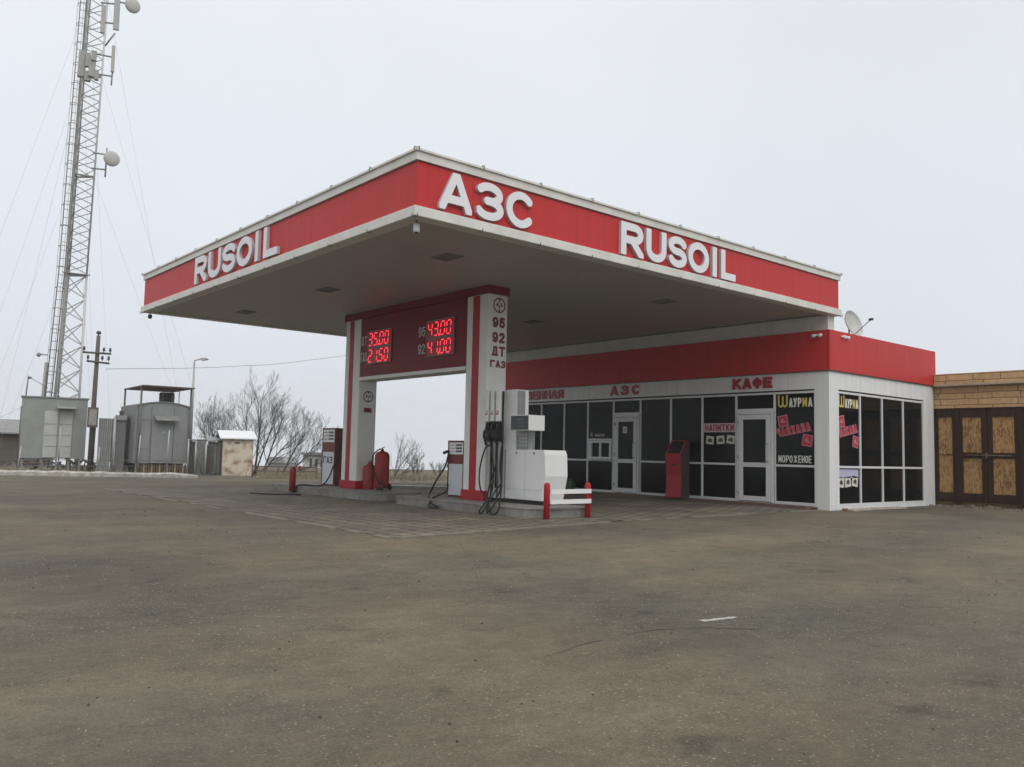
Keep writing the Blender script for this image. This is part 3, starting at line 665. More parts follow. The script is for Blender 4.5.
mb = MB(); mb.box(BU - o_ + .01, BU + .02, BV - o_ + .01, BVE, ZR1 - .02, ZR1 - .001); mb.box(BU + .021, BL + .03, BV - o_ + .01, BV + .02, ZR1 - .02, ZR1 - .001); mb.build('drip_edge', DARKG, sh, world=True)
mb = MB(); mb.box(13.04, BL - .03, BV + .03, BVE - .03, ZR2 - .3, ZR2 - .2); mb.build('roof', GREYM, sh, world=True)
mb = MB(); mb.box(BU - .32, BU + .015, .60, BVE, 0.0, .085); mb.box(BU - .05, BU + .012, .45, .599, 0, .07)
mb.build('step', STEP, sh, world=True, bevel=.01)

def pane_frame(side, a0, a1, z0, z1, trans, fw=.055, first=False):
    """bars of one bay; side 'f' faces -x (a = y), side 's' faces -y (a = x)"""
    mb = MB(); gl = MB()
    def bx(m_, p0, p1, q0, q1, d0, d1):
        if side == 'f': m_.box(BU + d0, BU + d1, p0, p1, q0, q1)
        else: m_.box(p0, p1, BV + d0, BV + d1, q0, q1)
    h = fw / 2
    bx(mb, a0 - 0.0, a0 + h, z0, z1, .02, .10); bx(mb, a1 - h, a1, z0, z1, .02, .10)
    zs = [z0] + list(trans) + [z1]
    bx(mb, a0 + h, a1 - h, z0, z0 + fw, .02, .10); bx(mb, a0 + h, a1 - h, z1 - fw, z1, .02, .10)
    for t in trans: bx(mb, a0 + h, a1 - h, t - h, t + h, .02, .10)
    for i in range(len(zs) - 1):
        q0 = zs[i] + (fw if i == 0 else h); q1 = zs[i + 1] - (fw if i == len(zs) - 2 else h)
        bx(gl, a0 + h, a1 - h, q0, q1, .055, .075)
    f_ = mb.build('window', ALU, sh, world=True); gl.build('pane', GLASS, f_, world=True)
    return f_
MUL = [.521, 1.701, 2.906, 4.056, 5.201, 6.391, 7.517, 8.652, 9.773, 10.919, 12.06, 13.209]
WIN = {}
def door(a0, a1, handle_at, z1=2.55):
    """framed glass door with a light above, in bay a0..a1 (y)"""
    f_ = pane_frame('f', a0, a1, z1 + .0, ZG, [])
    mb = MB(); fw = .16
    x0, x1 = BU + .0, BU + .105
    mb.box(x0, x1, a0 + .03, a0 + .03 + .07, BZ, z1 - .001); mb.box(x0, x1, a1 - .10, a1 - .03, BZ, z1 - .001); mb.box(x0, x1, a0 + .101, a1 - .101, z1 - .09, z1 - .001)
    fr = mb.build('door_frame', ALU, sh, world=True)
    lf = MB(); b0, b1 = a0 + .115, a1 - .115; x0, x1 = BU - .015, BU + .05; zb_, zt = BZ + .02, z1 - .105
    lf.box(x0, x1, b0, b0 + .125, zb_, zt); lf.box(x0, x1, b1 - .125, b1, zb_, zt); lf.box(x0, x1, b0 + .125, b1 - .125, zb_, zb_ + .13); lf.box(x0, x1, b0 + .125, b1 - .125, zt - .13, zt); lf.box(x0, x1, b0 + .125, b1 - .125, 1.03, 1.15)
    dl = lf.build('door', ALU, sh, world=True)
    g = MB(); g.box(BU + .01, BU + .03, b0 + .125, b1 - .125, zb_ + .13, 1.03); g.box(BU + .01, BU + .03, b0 + .125, b1 - .125, 1.15, zt - .13); g.build('pane', GLASS, dl, world=True)
    hy = b0 + .06; mb = MB(); mb.tube(cat_rom([(BU - .015, hy, 1.20), (BU - .085, hy + .0, 1.20), (BU - .09, hy + .015, 1.24), (BU - .09, hy + .015, 1.62), (BU - .085, hy, 1.66), (BU - .015, hy, 1.66)], 4), .016, 8)
    mb.build('handle', GALV, dl, world=True)
    for zz in (.35, 1.3, 2.25):
        mb = MB(); mb.lathe([(.018, -.05), (.018, .05)], (BU - .03, b1 + .005, zz), 8); mb.build('hinge', GALV, dl, world=True)
    return dl
for i in range(len(MUL) - 1):
    a0, a1 = MUL[i], MUL[i + 1]
    if i in (1, 5): d_ = door(a0, a1, 0); WIN[i] = d_
    elif i == 6: WIN[i] = pane_frame('f', a0, a1, BZ, ZG, [1.09, 1.76])
    else: WIN[i] = pane_frame('f', a0, a1, BZ, ZG, [1.09])
SM = [13.141, 14.29, 15.50, 16.735, 17.979]; SW = []
for i in range(4): SW.append(pane_frame('s', SM[i], SM[i + 1], BZ, ZG, [1.09]))
# a rod seen behind one side pane is a bright reflection strip: thin bar on the glass
# till hatch in bay 6
mb = MB(); a0, a1 = MUL[6] + .06, MUL[7] - .06; x0, x1 = BU + .0, BU + .054
mb.box(x0, x1, a0, a1, 1.125, 1.20); mb.box(x0, x1, a0, a1, 1.65, 1.725); mb.box(x0, x1, a0, a0 + .09, 1.2, 1.65); mb.box(x0, x1, a1 - .14, a1, 1.2, 1.65); mb.box(x0, x1, (a0 + a1) / 2 - .05, (a0 + a1) / 2 + .02, 1.2, 1.65)
mb.box(BU - .10, BU - .001, a0, a1, 1.115, 1.145)
mb.build('till_hatch', ALU, WIN[6], world=True)
# lettering on the front band
for txt, ya, yb, z, h, t in (('КАФЕ', 2.99, 1.74, 3.15, .30, .085), ('АЗС', 7.61, 6.39, 3.15, .31, .085), ('ВЕННАЯ', 11.68, 9.80, 3.15, .30, .075)):
    n = len(txt); wl = [1.] * n; gap = .45 if txt == 'АЗС' else .16
    unit = (ya - yb) / (n + gap * (n - 1)); y = ya
    for ch in txt:
        letter('sign_letter', ch, (BU - .001, y, z), (0, -1, 0), (-1, 0, 0), unit, h, t, .035, sh, LETR); y -= unit * (1 + gap)
# floodlights under the parapet cap near the corner
for (p, n_) in (((BU - o_ - .001, .40, 4.44), (-1, 0, 0)), ((13.33, BV - o_ - .001, 4.44), (0, -1, 0))):
    p = Vector(p); n_ = Vector(n_); s_ = Vector((n_.y, -n_.x, 0)); mb = MB()
    for k in (-.11, .07): mb.lathe([(.035, 0), (.045, .05), (.05, .09), (.03, .10), (0, .10)], p + s_ * k, 10, n_ + Vector((0, 0, -.35)))
    mb.box(p.x - .14 if abs(n_.y) else p.x - .02, p.x + .14 if abs(n_.y) else p.x, p.y - .14 if abs(n_.x) else p.y - .02, p.y + .14 if abs(n_.x) else p.y, p.z - .02, p.z + .02)
    mb.build('floodlight', WHITEP, sh, world=True)
# window vinyls
def vinyl(par, side, a, z, poly, m, name='window_decal', rot=0., d=.052, th=.002):
    ax = Vector((0, -1, 0)) if side == 'f' else Vector((1, 0, 0)); dn = Vector((-1, 0, 0)) if side == 'f' else Vector((0, -1, 0))
    o = Vector((BU + d, a, z)) if side == 'f' else Vector((a, BV + d, z))
    c, s_ = cos(rot), sin(rot); mb = MB(); mb.sweep([(p[0] * c - p[1] * s_, p[0] * s_ + p[1] * c) for p in poly], o, ax, (0, 0, 1), dn, th)
    return mb.build(name, m, par, world=True)
def vword(par, side, a, z, txt, w_, h, t, m, rot=0., gap=.16, d=.050, widths=None, shear=0., th=.003):
    ax = Vector((0, -1, 0)) if side == 'f' else Vector((1, 0, 0)); dn = Vector((-1, 0, 0)) if side == 'f' else Vector((0, -1, 0))
    o = Vector((BU + d, a, z)) if side == 'f' else Vector((a, BV + d, z)); upv = Vector((0, 0, 1))
    A = ax * cos(rot) + upv * sin(rot); Bv = upv * cos(rot) - ax * sin(rot)
    return word('window_lettering', txt, o, A, dn, w_, h, t, th, par, m, gap, shear, Bv, widths)
RC = lambda w_, h: [(-w_ / 2, -h / 2), (w_ / 2, -h / 2), (w_ / 2, h / 2), (-w_ / 2, h / 2)]
def cafe_vinyls(par, side, a0, sx):
    """the snack bar lettering; a0 = left edge coordinate, sx = +1 when coordinate grows to the right"""
    A = lambda t: a0 + sx * t
    vword(par, side, A(.05), 2.62, 'W', .29, .33, .045, YEL)
    vword(par, side, A(.38), 2.62, 'АУР', .36, .24, .042, WV); vword(par, side, A(.77), 2.62, 'М', .13, .24, .042, YEL); vword(par, side, A(.93), 2.62, 'А', .12, .24, .042, WV)
    for (tx, z, r) in ((.20, 2.26, .18), (.90, 1.75, -.16)):
        vinyl(par, side, A(tx), z, RC(.29, .30), PINKM, rot=r); vinyl(par, side, A(tx), z, RC(.25, .26), PINKD, rot=r, d=.0495)
        q = vinyl(par, side, A(tx), z, [(-.08, -.02), (.06, -.06), (.08, -.03), (.0, .01), (.03, .06), (-.05, .04)], PINKM, rot=r, d=.047)
    vword(par, side, A(.04), 1.83, 'ЧАЙХАНА', 1.0, .235, .062, PINKM, rot=.17, gap=.06, shear=-.1); vword(par, side, A(.05), 1.845, 'ЧАЙХАНА', .985, .215, .032, PINKD, rot=.17, gap=.10, d=.046, shear=-.1)
cafe_vinyls(WIN[0], 'f', 1.66, -1)
vword(WIN[0], 'f', 1.60, 1.17, 'МОРО', .42, .19, .025, WV); vword(WIN[0], 'f', 1.155, 1.17, 'Ж', .11, .19, .017, WV); vword(WIN[0], 'f', 1.02, 1.17, 'ЕНОЕ', .38, .19, .025, WV)
cafe_vinyls(SW[0], 's', 13.17, 1)
# plates with drinks
vinyl(WIN[2], 'f', 3.48, 2.10, RC(1.06, .25), PINKL); vword(WIN[2], 'f', 3.97, 2.0, 'НАПИТКИ', .98, .20, .042, mat('plum vinyl', (.30, .04, .09), .6), d=.047)
CARD = mat('card white', (.58, .58, .50), .6); CARDB = mat('card print', (.05, .05, .05), .6)
for side, par, spots in (('f', WIN[2], [(3.80, 1.75, -.1), (3.44, 1.76, .08), (3.10, 1.77, -.12)]), ('s', SW[0], [(13.32, .70, -.08), (13.66, .71, .1), (14.02, .72, -.14)])):
    for (a, z, r) in spots:
        s_ = 1. if side == 'f' else 1.15
        vinyl(par, side, a, z, RC(.26 * s_, .23 * s_), CARD, 'picture_card', r); vinyl(par, side, a, z, [(-.08, -.05), (.08, -.06), (.07, .03), (.0, .06), (-.07, .02)], CARDB, 'picture_card', r, d=.0495)
vinyl(SW[0], 's', 13.70, .98 - .06, RC(1.0, .22), LILAC, 'picture_card')
# till words and a door notice
vword(WIN[6], 'f', 8.33, 1.86, 'КАССА', .42, .085, .018, WV); vinyl(WIN[6], 'f', 8.50, 1.91, [(-.06, -.06), (.06, -.06), (.06, .05), (.0, .08), (-.06, .05)], mat('grey vinyl', (.3, .3, .3), .6))
vinyl(WIN[5], 'f', 7.0, 2.06, RC(.17, .2), WV, d=.005); vinyl(WIN[5], 'f', 7.0, 2.06, RC(.09, .11), mat('grey vinyl', (.3, .3, .3), .6), d=.001)

# planks lying at the corner of the shop
for i, (px0, px1, yy, c_) in enumerate(((843, 868, 508.0, 0), (870, 897, 506.5, 1))):
    p = gp((px0 + px1) / 2, yy); o = thing('loose_plank', ('pale plank lying on the ground at the shop corner, nearer the pillar', 'pale plank lying beside the shop wall, farther from the pillar')[i], 'plank', (13.75 + i * 1.5, -.14 + .02 * i, 0.0), radians((4, -3)[i]))
    mb = MB(); mb.box(-.72, .72, -.13, .0, 0, .03); mb.build('board', mat('pale plank', (.42, .37, .28), .85, c2=(.30, .26, .19), vscale=8), o, bevel=.004)
    mb = MB(); mb.box(-.70, .66, .012, .13, 0.0, .04); mb.build('board', mat('pale plank', (.42, .37, .28), .85), o, bevel=.004)
# broken brick at the foot of the corner pillar
o = thing('broken_brick', 'broken red brick lying at the foot of the white corner pillar', 'brick', (12.95, -.12, 0), .4)
mb = MB(); mb.prism([(-.12, -.06), (.10, -.06), (.13, .01), (.08, .06), (-.12, .06)], 0, .065); mb.build('clay_piece', mat('brick red', (.28, .14, .10), .9, var=.4, vscale=12), o, bevel=.008)

# payment kiosk
kx0, kx1, ky0, ky1 = 12.13, 12.52, 4.36, 4.92
k = thing('payment_kiosk', 'red self service payment kiosk standing against the shop windows', 'kiosk', (12.3, 4.6, .085))
mb = MB(); prof = [(kx0, .10), (kx1, .10), (kx1, 1.73), (kx0 + .26, 1.73), (kx0 - .02, 1.33), (kx0 + .03, .72)]
mb.sweep([(p[0], p[1]) for p in prof], (0, ky0 + .012, 0), (1, 0, 0), (0, 0, 1), (0, 1, 0), ky1 - ky0 - .024); mb.build('cabinet', mat('kiosk red', (.40, .012, .022), .45, var=.15, vscale=3), k, world=True)
mb = MB(); a = Vector((kx0 - .02, 0, 1.33)); b = Vector((kx0 + .26, 0, 1.73)); n_ = Vector((-(b - a).z, 0, (b - a).x)).normalized(); d_ = (b - a)
mb.add([a + d_ * .08 + n_ * .006 + Vector((0, ky0 + .06, 0)), a + d_ * .08 + n_ * .006 + Vector((0, ky1 - .06, 0)), a + d_ * .94 + n_ * .006 + Vector((0, ky1 - .06, 0)), a + d_ * .94 + n_ * .006 + Vector((0, ky0 + .06, 0))], [(0, 1, 2, 3)])
mb.build('screen', mat('dark screen', (.02, .02, .02), .12), k, world=True)
for yy in (ky0, ky1 - .011):
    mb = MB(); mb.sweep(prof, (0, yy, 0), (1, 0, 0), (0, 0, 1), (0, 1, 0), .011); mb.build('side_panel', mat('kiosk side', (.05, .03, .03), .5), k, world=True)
mb = MB(); mb.box(kx0 + .02, kx0 + .45 - .06, ky0, ky1, .086, .10); mb.build('foot', BLACK, k, world=True)
mb = MB(); mb.box(kx0 - .012, kx0 + .01, 4.55, 4.72, 1.0, 1.05); mb.build('cash_slot', BLACK, k, world=True)

# green canister by the windows
o = thing('jerry_can', 'small green can standing on the step under the shop window', 'canister', (12.42, 9.16, .085))
mb = MB(); mb.box(-.09, .09, -.17, .17, 0, .30); mb.build('body', GREENP, o, bevel=.025)
mb = MB(); mb.tube(cat_rom([(0, -.1, .30), (0, -.09, .36), (0, .04, .36), (0, .06, .30)], 4), .016, 6); mb.build('handle', GREENP, o)
mb = MB(); mb.lathe([(.03, .295), (.03, .34), (0, .34)], (0, .12, 0), 10); mb.build('cap', BLACK, o)

# satellite dish on the shop roof
dp_ = at(849, 331, dist((13.75, .45, 4.6)))
o = thing('satellite_dish', 'white satellite dish with feed arm on the shop roof', 'satellite dish', (dp_.x, dp_.y, 4.361))
zc = at(854, 323, dist(dp_)).z - 4.361
nrm = (RT * .52 - F * .74 + Vector((0, 0, .32))).normalized()
mb = MB(); R_ = .36
prof = [(0, -.10), (.12, -.091), (.24, -.064), (.34, -.028), (R_, 0), (R_ + .008, .0), (R_, -.012), (.34, -.04), (.24, -.076), (.12, -.103), (0, -.112)]
ctr = Vector((at(854, 323, dist(dp_)).x - dp_.x, at(854, 323, dist(dp_)).y - dp_.y, zc))
mb.lathe(prof, ctr, 28, nrm); mb.build('reflector', DISHM, o)
lnb = ctr + nrm * .40 + Vector((0, 0, -.06)) + RT * .10
low = ctr - Vector((0, 0, R_ * .86)) + nrm * .02
mb = MB(); mb.tube([low, lnb], .011, 6); mb.build('feed_arm', GALVD, o)
mb = MB(); mb.lathe([(.02, -.06), (.035, -.05), (.035, .04), (.028, .06), (0, .06)], lnb, 10, (ctr - lnb)); mb.build('feed_horn', DARKG, o)
mb = MB(); mb.tube([Vector((0, 0, 0)), Vector((0, 0, zc - .10)), ctr - nrm * .12], .02, 8); mb.tube([low - nrm * .02, Vector((0, 0, zc * .4))], .012, 6); mb.build('mast', GALVD, o)

# ================================================================== BLOCK GARAGE WITH GATES
GU = 18.70; GE = -4.2
g = thing('stone_garage', 'unfinished yellow stone block annex joined to the shop', 'outbuilding', (GU + 3, -2, 0))
mb = MB(); mb.box(GU, GU + 6, GE, 1.2, 2.86, 3.50); mb.box(GU + .3, GU + 6, GE, 1.2, 0, 2.855); mb.build('wall', BLOCK, g, world=True)
mb = MB(); mb.box(GU - .20, GU + 6.1, GE - .1, .06, 3.50, 3.56); mb.box(GU, GU + 6.1, .061, 1.2, 3.50, 3.56); mb.build('slab', mat('pale slab', (.46, .38, .27), .9, var=.3), g, world=True)
mb = MB(); mb.box(GU - .17, GU + .2, GE, .05, 3.561, 3.86); mb.build('parapet', BLOCK, g, world=True)
gt = thing('garage_gates', 'dark brown steel gates filled with wood board panels', 'gate', (GU, -2, 0))
def gate_part(nm, y0, y1, cells, frame_w):
    mb = MB(); xs = (GU + .02, GU + .09)
    z0, z1 = .16, 2.82
    ys0 = min(c_[0] for c_ in cells); ys1 = max(c_[1] for c_ in cells)
    zz = sorted({c_[2] for c_ in cells} | {c_[3] for c_ in cells})
    mb.box(*xs, y0, ys0, z0, z1); mb.box(*xs, ys1, y1, z0, z1); mb.box(*xs, ys0, ys1, z0, zz[0]); mb.box(*xs, ys0, ys1, zz[-1], z1)
    for i in range(1, len(zz) - 1, 2): mb.box(*xs, ys0, ys1, zz[i], zz[i + 1])
    lf = mb.build(nm, GATEM, gt, world=True, bevel=.006)
    for c_ in cells:
        p = MB(); p.box(GU + .055, GU + .075, c_[0], c_[1], c_[2], c_[3]); p.build('board_panel', OSB, lf, world=True)
    return lf
gate_part('fixed_panel', -.50, .40, [(-.36, .04, .40, 1.50), (-.36, .04, 1.505, 2.60)], .1)
gate_part('gate_leaf', -1.30, -.52, [(-1.155, -.64, .40, 1.41), (-1.155, -.64, 1.57, 2.59)], .1)
gate_part('gate_leaf', -2.17, -1.32, [(-2.02, -1.45, .40, 1.41), (-2.02, -1.45, 1.57, 2.59)], .1)
gate_part('fixed_panel', -4.2, -2.22, [(-3.9, -2.5, .40, 1.50), (-3.9, -2.5, 1.57, 2.60)], .1)
for y in (-.51, -2.195):
    mb = MB(); mb.box(GU - .04, GU + .10, y - .045, y + .045, .05, 2.84); mb.build('gate_post', GATEM, gt, world=True)
mb = MB(); mb.box(GU + .0, GU + .10, GE, .4, 2.822, 2.857); mb.build('lintel', GATEM, gt, world=True)
mb = MB(); mb.tube([(GU - .03, -1.95, 1.49), (GU - .03, -.72, 1.49)], .02, 6); mb.tube([(GU - .05, -1.31, 1.40), (GU - .05, -1.31, 1.56)], .03, 6); mb.build('latch_bar', RUST, gt, world=True)
# rubble along the gates
mb = MB()
for _ in range(170):
    c = Vector((GU - random.uniform(.02, .75) ** 1.0, random.uniform(-3.6, .0), 0)); s_ = random.uniform(.02, .075) * (1 if random.random() < .85 else 1.5); k_ = 6; a0 = random.random() * 6
    lo = [c + Vector((cos(a0 + 2 * pi * i / k_), sin(a0 + 2 * pi * i / k_), 0)) * s_ * random.uniform(.7, 1.25) for i in range(k_)]
    hi = [c + Vector((cos(a0 + 2 * pi * i / k_), sin(a0 + 2 * pi * i / k_), 0)) * s_ * random.uniform(.35, .7) + Vector((0, 0, s_ * random.uniform(.5, 1))) for i in range(k_)]
    mb.add(lo + hi, [(i, (i + 1) % k_, k_ + (i + 1) % k_, k_ + i) for i in range(k_)] + [tuple(range(k_, 2 * k_))])
tag(mb.build('rubble', mat('rubble', (.20, .165, .13), .95, c2=(.10, .08, .065), vscale=3)), 'strip of rubble along the foot of the brown gates', 'rubble', None, 'stuff')

# ================================================================== PUMP ISLANDS
def island(y0, y1, lab):
    u0, u1 = 3.68, 5.38; r = .5; P = []
    for (cx, cy, a0) in ((u1 - r, y0 + r, -90), (u1 - r, y1 - r, 0), (u0 + r, y1 - r, 90), (u0 + r, y0 + r, 180)):
        P += [(cx + r * cos(radians(a0 + 15 * i)), cy + r * sin(radians(a0 + 15 * i))) for i in range(7)]
    o = thing('pump_island', lab, 'pump island', ((u0 + u1) / 2, (y0 + y1) / 2, 0), 0, 'raised concrete pump islands')
    mb = MB(); mb.prism(P, 0.0, .165); mb.build('kerb', CONC, o, world=True)
    c = Vector(((u0 + u1) / 2, (y0 + y1) / 2)); Q = [(c.x + (p[0] - c.x) * 1.012, c.y + (p[1] - c.y) * 1.005) for p in P]
    mb = MB(); mb.prism(Q, .166, .2); mb.build('top_slab', CONC, o, world=True, bevel=.01)
island(1.12, 6.35, 'near concrete pump island under the large white fuel dispenser')
island(7.10, 13.2, 'far concrete pump island under the two fire extinguishers')

# ------------------------------------------------------------------ large dispenser
d0 = thing('fuel_dispenser', 'large white fuel dispenser with four black hoses', 'fuel pump', (4.86, 2.7, .2))
mb = MB(); mb.box(4.60, 5.14, 1.92, 3.74, .2, .285); mb.build('plinth', BLACK, d0, world=True)
cab = MB()
pr = [(1.92, .285), (3.08, .285), (3.08, 1.333), (1.87, 1.333), (1.82, 1.24), (1.80, .80)]
cab.sweep(pr, (4.55, 0, 0), (0, 1, 0), (0, 0, 1), (1, 0, 0), .63); cb_ = cab.build('cabinet', WHITEP, d0, world=True, bevel=.012)
mb = MB()
mb.box(4.545, 4.549, 1.865, 3.07, .50, .503); mb.box(4.545, 4.549, 2.43, 2.433, .30, 1.30); mb.build('panel_joint', mat('joint grey', (.35, .35, .35), .6), d0, world=True)
for yy in (2.72, 2.16):
    mb = MB(); mb.lathe([(.022, 0), (.022, .01), (0, .012)], (4.549, yy, 1.262), 10, (-1, 0, 0)); mb.build('lock', GALVD, d0, world=True)
# tower
mb = MB(); mb.box(4.56, 4.90, 2.76, 3.12, 1.334, 2.62); up0 = mb.build('upright', WHITEP, d0, world=True, bevel=.006)
mb = MB(); mb.box(4.575, 4.79, 2.748, 2.758, 1.75, 2.60); mb.build('inner_panel', PLATE, up0, world=True)
mb = MB(); mb.box(4.57, 4.74, 2.36, 2.755, 1.334, 1.728); nk0 = mb.build('neck', PLATE, d0, world=True)
mb = MB()
for i in range(4):
    for j in range(3): mb.box(4.562, 4.5695, 2.42 + j * .09, 2.48 + j * .09, 1.40 + i * .075, 1.45 + i * .075)
mb.build('keypad', mat('keypad grey', (.42, .42, .40), .5), nk0, world=True)
mb = MB(); mb.box(4.30, 4.74, 2.06, 2.64, 1.73, 2.05); dd_ = mb.build('display_head', WHITEP, d0, world=True, bevel=.006)
mb = MB(); mb.box(4.288, 4.298, 2.08, 2.62, 1.745, 2.035); mb.build('display_glass', mat('display black', (.012, .012, .013), .1), dd_, world=True)
mb = MB()
for z in (1.80, 1.87, 1.94): mb.box(4.284, 4.2875, 2.2, 2.42, z, z + .035)
mb.build('display_digits', mat('lcd grey', (.06, .065, .06), .3), dd_, world=True)
# hose tower
mb = MB(); mb.box(4.46, 5.0, 3.125, 3.60, .285, 2.60); mb.build('hose_tower', mat('hose tower grey', (.50, .51, .50), .5, var=.15, vscale=2), d0, world=True)
STR = [(3.585, 3.47), (3.40, 3.285), (3.215, 3.09)]
for (a, b) in STR:
    mb = MB(); mb.box(4.35, 4.459, b, a, 1.93, 2.61); st = mb.build('hose_cover', WHITEP, d0, world=True, bevel=.012)
    mb = MB(); mb.box(4.346, 4.3495, b + .02, a - .02, 2.08, 2.11); mb.box(4.346, 4.3495, b + .02, a - .05, 2.13, 2.155); mb.build('grade_mark', LETR, st, world=True)
    mb = MB(); mb.sweep([(0, 0), (.05, 0), (.075, .08), (.075, .40), (.03, .42), (0, .3)], (4.459, b + .012, 1.50), (-1, 0, 0), (0, 0, 1), (0, 1, 0), a - b - .024); bt = mb.build('nozzle_boot', BLACK, d0, world=True, bevel=.008)
    c = (a + b) / 2
    mb = MB(); mb.tube(cat_rom([(4.37, c, 1.88), (4.34, c, 1.75), (4.31, c, 1.64), (4.33, c, 1.50), (4.36, c, 1.42)], 5), .024, 8)
    mb.tube(cat_rom([(4.34, c, 1.75), (4.29, c, 1.72), (4.27, c, 1.62), (4.30, c, 1.54)], 4), .011, 6); mb.build('nozzle', BLACK, bt, world=True)
GAP = [3.435, 3.25, 3.055]
for y in GAP:
    mb = MB(); mb.tube([(4.43, y, 2.58), (4.43, y, .5)], .023, 8); mb.build('riser_pipe', BLACK, d0, world=True)
def hp(px, py, u):              # a point seen at a pixel, lying in the plane x = u, never below the ground
    d = F + (px - 512) / FPX * RT - (py - 383.5) / FPX * UP; p = CAM + d * ((u - CAM.x) / d.x)
    return (p.x, p.y, max(p.z, .03 if p.x < 3.66 else .225))
hs = [[hp(490.5, 445, 4.30), hp(485, 449, 4.28), hp(479.5, 471, 4.30), hp(480.5, 489, 4.2), hp(486.5, 497, 4.0), hp(488, 505, 3.62), hp(490.6, 513, 3.56), hp(495, 514, 3.54), hp(498.5, 509, 3.58), hp(500.5, 497, 4.0), hp(501.5, 484, 4.32), (4.43, 3.055, 1.1)],
      [hp(491, 446, 4.30), hp(490.5, 470, 4.32), hp(490.5, 494, 4.2), hp(484, 504, 3.62), hp(479.5, 511, 3.56), hp(481, 513.5, 3.54), hp(487, 505, 3.62), hp(496, 490, 4.2), hp(501, 482, 4.30), (4.43, 3.06, 1.2)],
      [hp(496.5, 446, 4.30), hp(496.5, 470, 4.30), hp(497, 492, 4.2), hp(495, 503, 3.62), hp(489, 511, 3.55), hp(487, 512, 3.56), hp(487.5, 503, 3.64), hp(492, 490, 4.25), hp(493.5, 470, 4.36), (4.43, 3.435, 1.4)],
      [hp(501.5, 446, 4.30), hp(500, 468, 4.32), hp(501, 486, 4.3), hp(497, 497, 4.1), hp(490, 501.5, 3.75), hp(487, 498, 4.0), hp(491, 480, 4.35), (4.43, 3.25, 1.0)]]
for h_ in hs:
    mb = MB(); mb.tube(cat_rom(h_, 7), .017, 8); mb.build('hose', BLACK, d0, world=True)

# ------------------------------------------------------------------ gas dispensers
def gas_pump(u, ya, yb, top, lab, rust, writing):
    """front face at x = u looking to -x, from y = yb to ya (ya > yb)"""
    o = thing('gas_dispenser', lab, 'gas pump', (u + .25, (ya + yb) / 2, .2), 0, 'slim gas dispensers'); w_ = ya - yb; H = top - .2
    sm = rust; dpt = .40
    mb = MB(); mb.box(u + .02, u + dpt, yb, ya, .2, top); mb.build('cabinet', sm, o, world=True, bevel=.006)
    fr = MB(); t = .045
    for (p, q, z0, z1) in ((yb, yb + t, .26, top), (ya - t, ya, .26, top), (yb + t, ya - t, top - t, top)): fr.box(u - .012, u + .019, p, q, z0, z1)
    fr.build('front_frame', sm, o, world=True)
    zb_ = .2 + H * .585; zc_ = .2 + H * .755
    mb = MB(); mb.box(u - .006, u + .019, yb + t, ya - t, .25, zb_); mb.build('lower_panel', mat('pale blue white panel', (.60, .64, .67), .35, var=.05), o, world=True)
    mb = MB(); mb.box(u - .004, u + .019, yb + t, ya - t, zb_ + .005, zc_ - .005); mb.build('middle_band', MAROON, o, world=True)
    mb = MB(); mb.box(u - .008, u + .019, yb + t, ya - t, zc_, top - t); dp = mb.build('display_panel', WHITEP, o, world=True)
    hh = top - t - zc_
    for k_ in range(3):
        mb = MB(); z = zc_ + hh * (.18 + .26 * k_); mb.box(u - .012, u - .0085, yb + t + .05, yb + w_ * .52, z, z + hh * .15); mb.build('readout', mat('lcd dark', (.05, .055, .05), .3), dp, world=True)
        mb = MB(); mb.box(u - .011, u - .0085, yb + w_ * .60, ya - t - .03, z + .01, z + hh * .10); mb.build('printed_line', mat('grey print', (.30, .30, .30), .6), dp, world=True)
    if writing:
        word('lettering', 'ГАЗ', (u - .0065, ya - .09, zb_ - .33), (0, -1, 0), (-1, 0, 0), w_ * .72, .20, .036, .004, o, LETB)
    return o
g1 = gas_pump(4.68, 11.62, 10.86, 1.86, 'old gas dispenser with brown side panels beyond the far column', mat('rusty maroon', (.17, .035, .025), .6, c2=(.11, .028, .02), vscale=5), True)
def hp(px, py, u):              # a point seen at a pixel, lying in the plane x = u, never below the island or the ground
    d = F + (px - 512) / FPX * RT - (py - 383.5) / FPX * UP; p = CAM + d * ((u - CAM.x) / d.x)
    return (p.x, p.y, max(p.z, .03 if p.x < 3.66 else .225))
P = [(4.86, 10.83, 1.30), (4.72, 10.80, 1.0), hp(333, 467, 4.62), hp(328.5, 478, 4.5), hp(320.5, 488, 4.2), (3.82, 10.98, .235), (3.66, 11.05, .215), (3.60, 11.08, .10), (3.45, 11.05, .032), hp(300, 496, 3.2), hp(282, 496.3, 2.8), hp(262, 495.6, 2.42), hp(250, 494.5, 2.3)]
mb = MB(); mb.tube(cat_rom(P, 7), .022, 8); hz = mb.build('hose', BLACK, g1, world=True)
mb = MB(); mb.tube([(4.86, 10.83, 1.25), (4.86, 10.83, 1.5)], .04, 8); mb.build('nozzle', DARKG, g1, world=True)
g2 = gas_pump(4.68, 5.36, 4.72, 1.52, 'white gas dispenser tucked behind the near column', MAROON, False)
mb = MB(); mb.box(4.74, 4.86, 5.365, 5.42, 1.16, 1.36); mb.build('nozzle_holster', BLACK, g2, world=True)
mb = MB(); mb.tube([(4.62, 5.47, 1.22), (4.76, 5.45, 1.27), (4.82, 5.43, 1.33)], .035, 8); mb.build('nozzle', BLACK, g2, world=True)
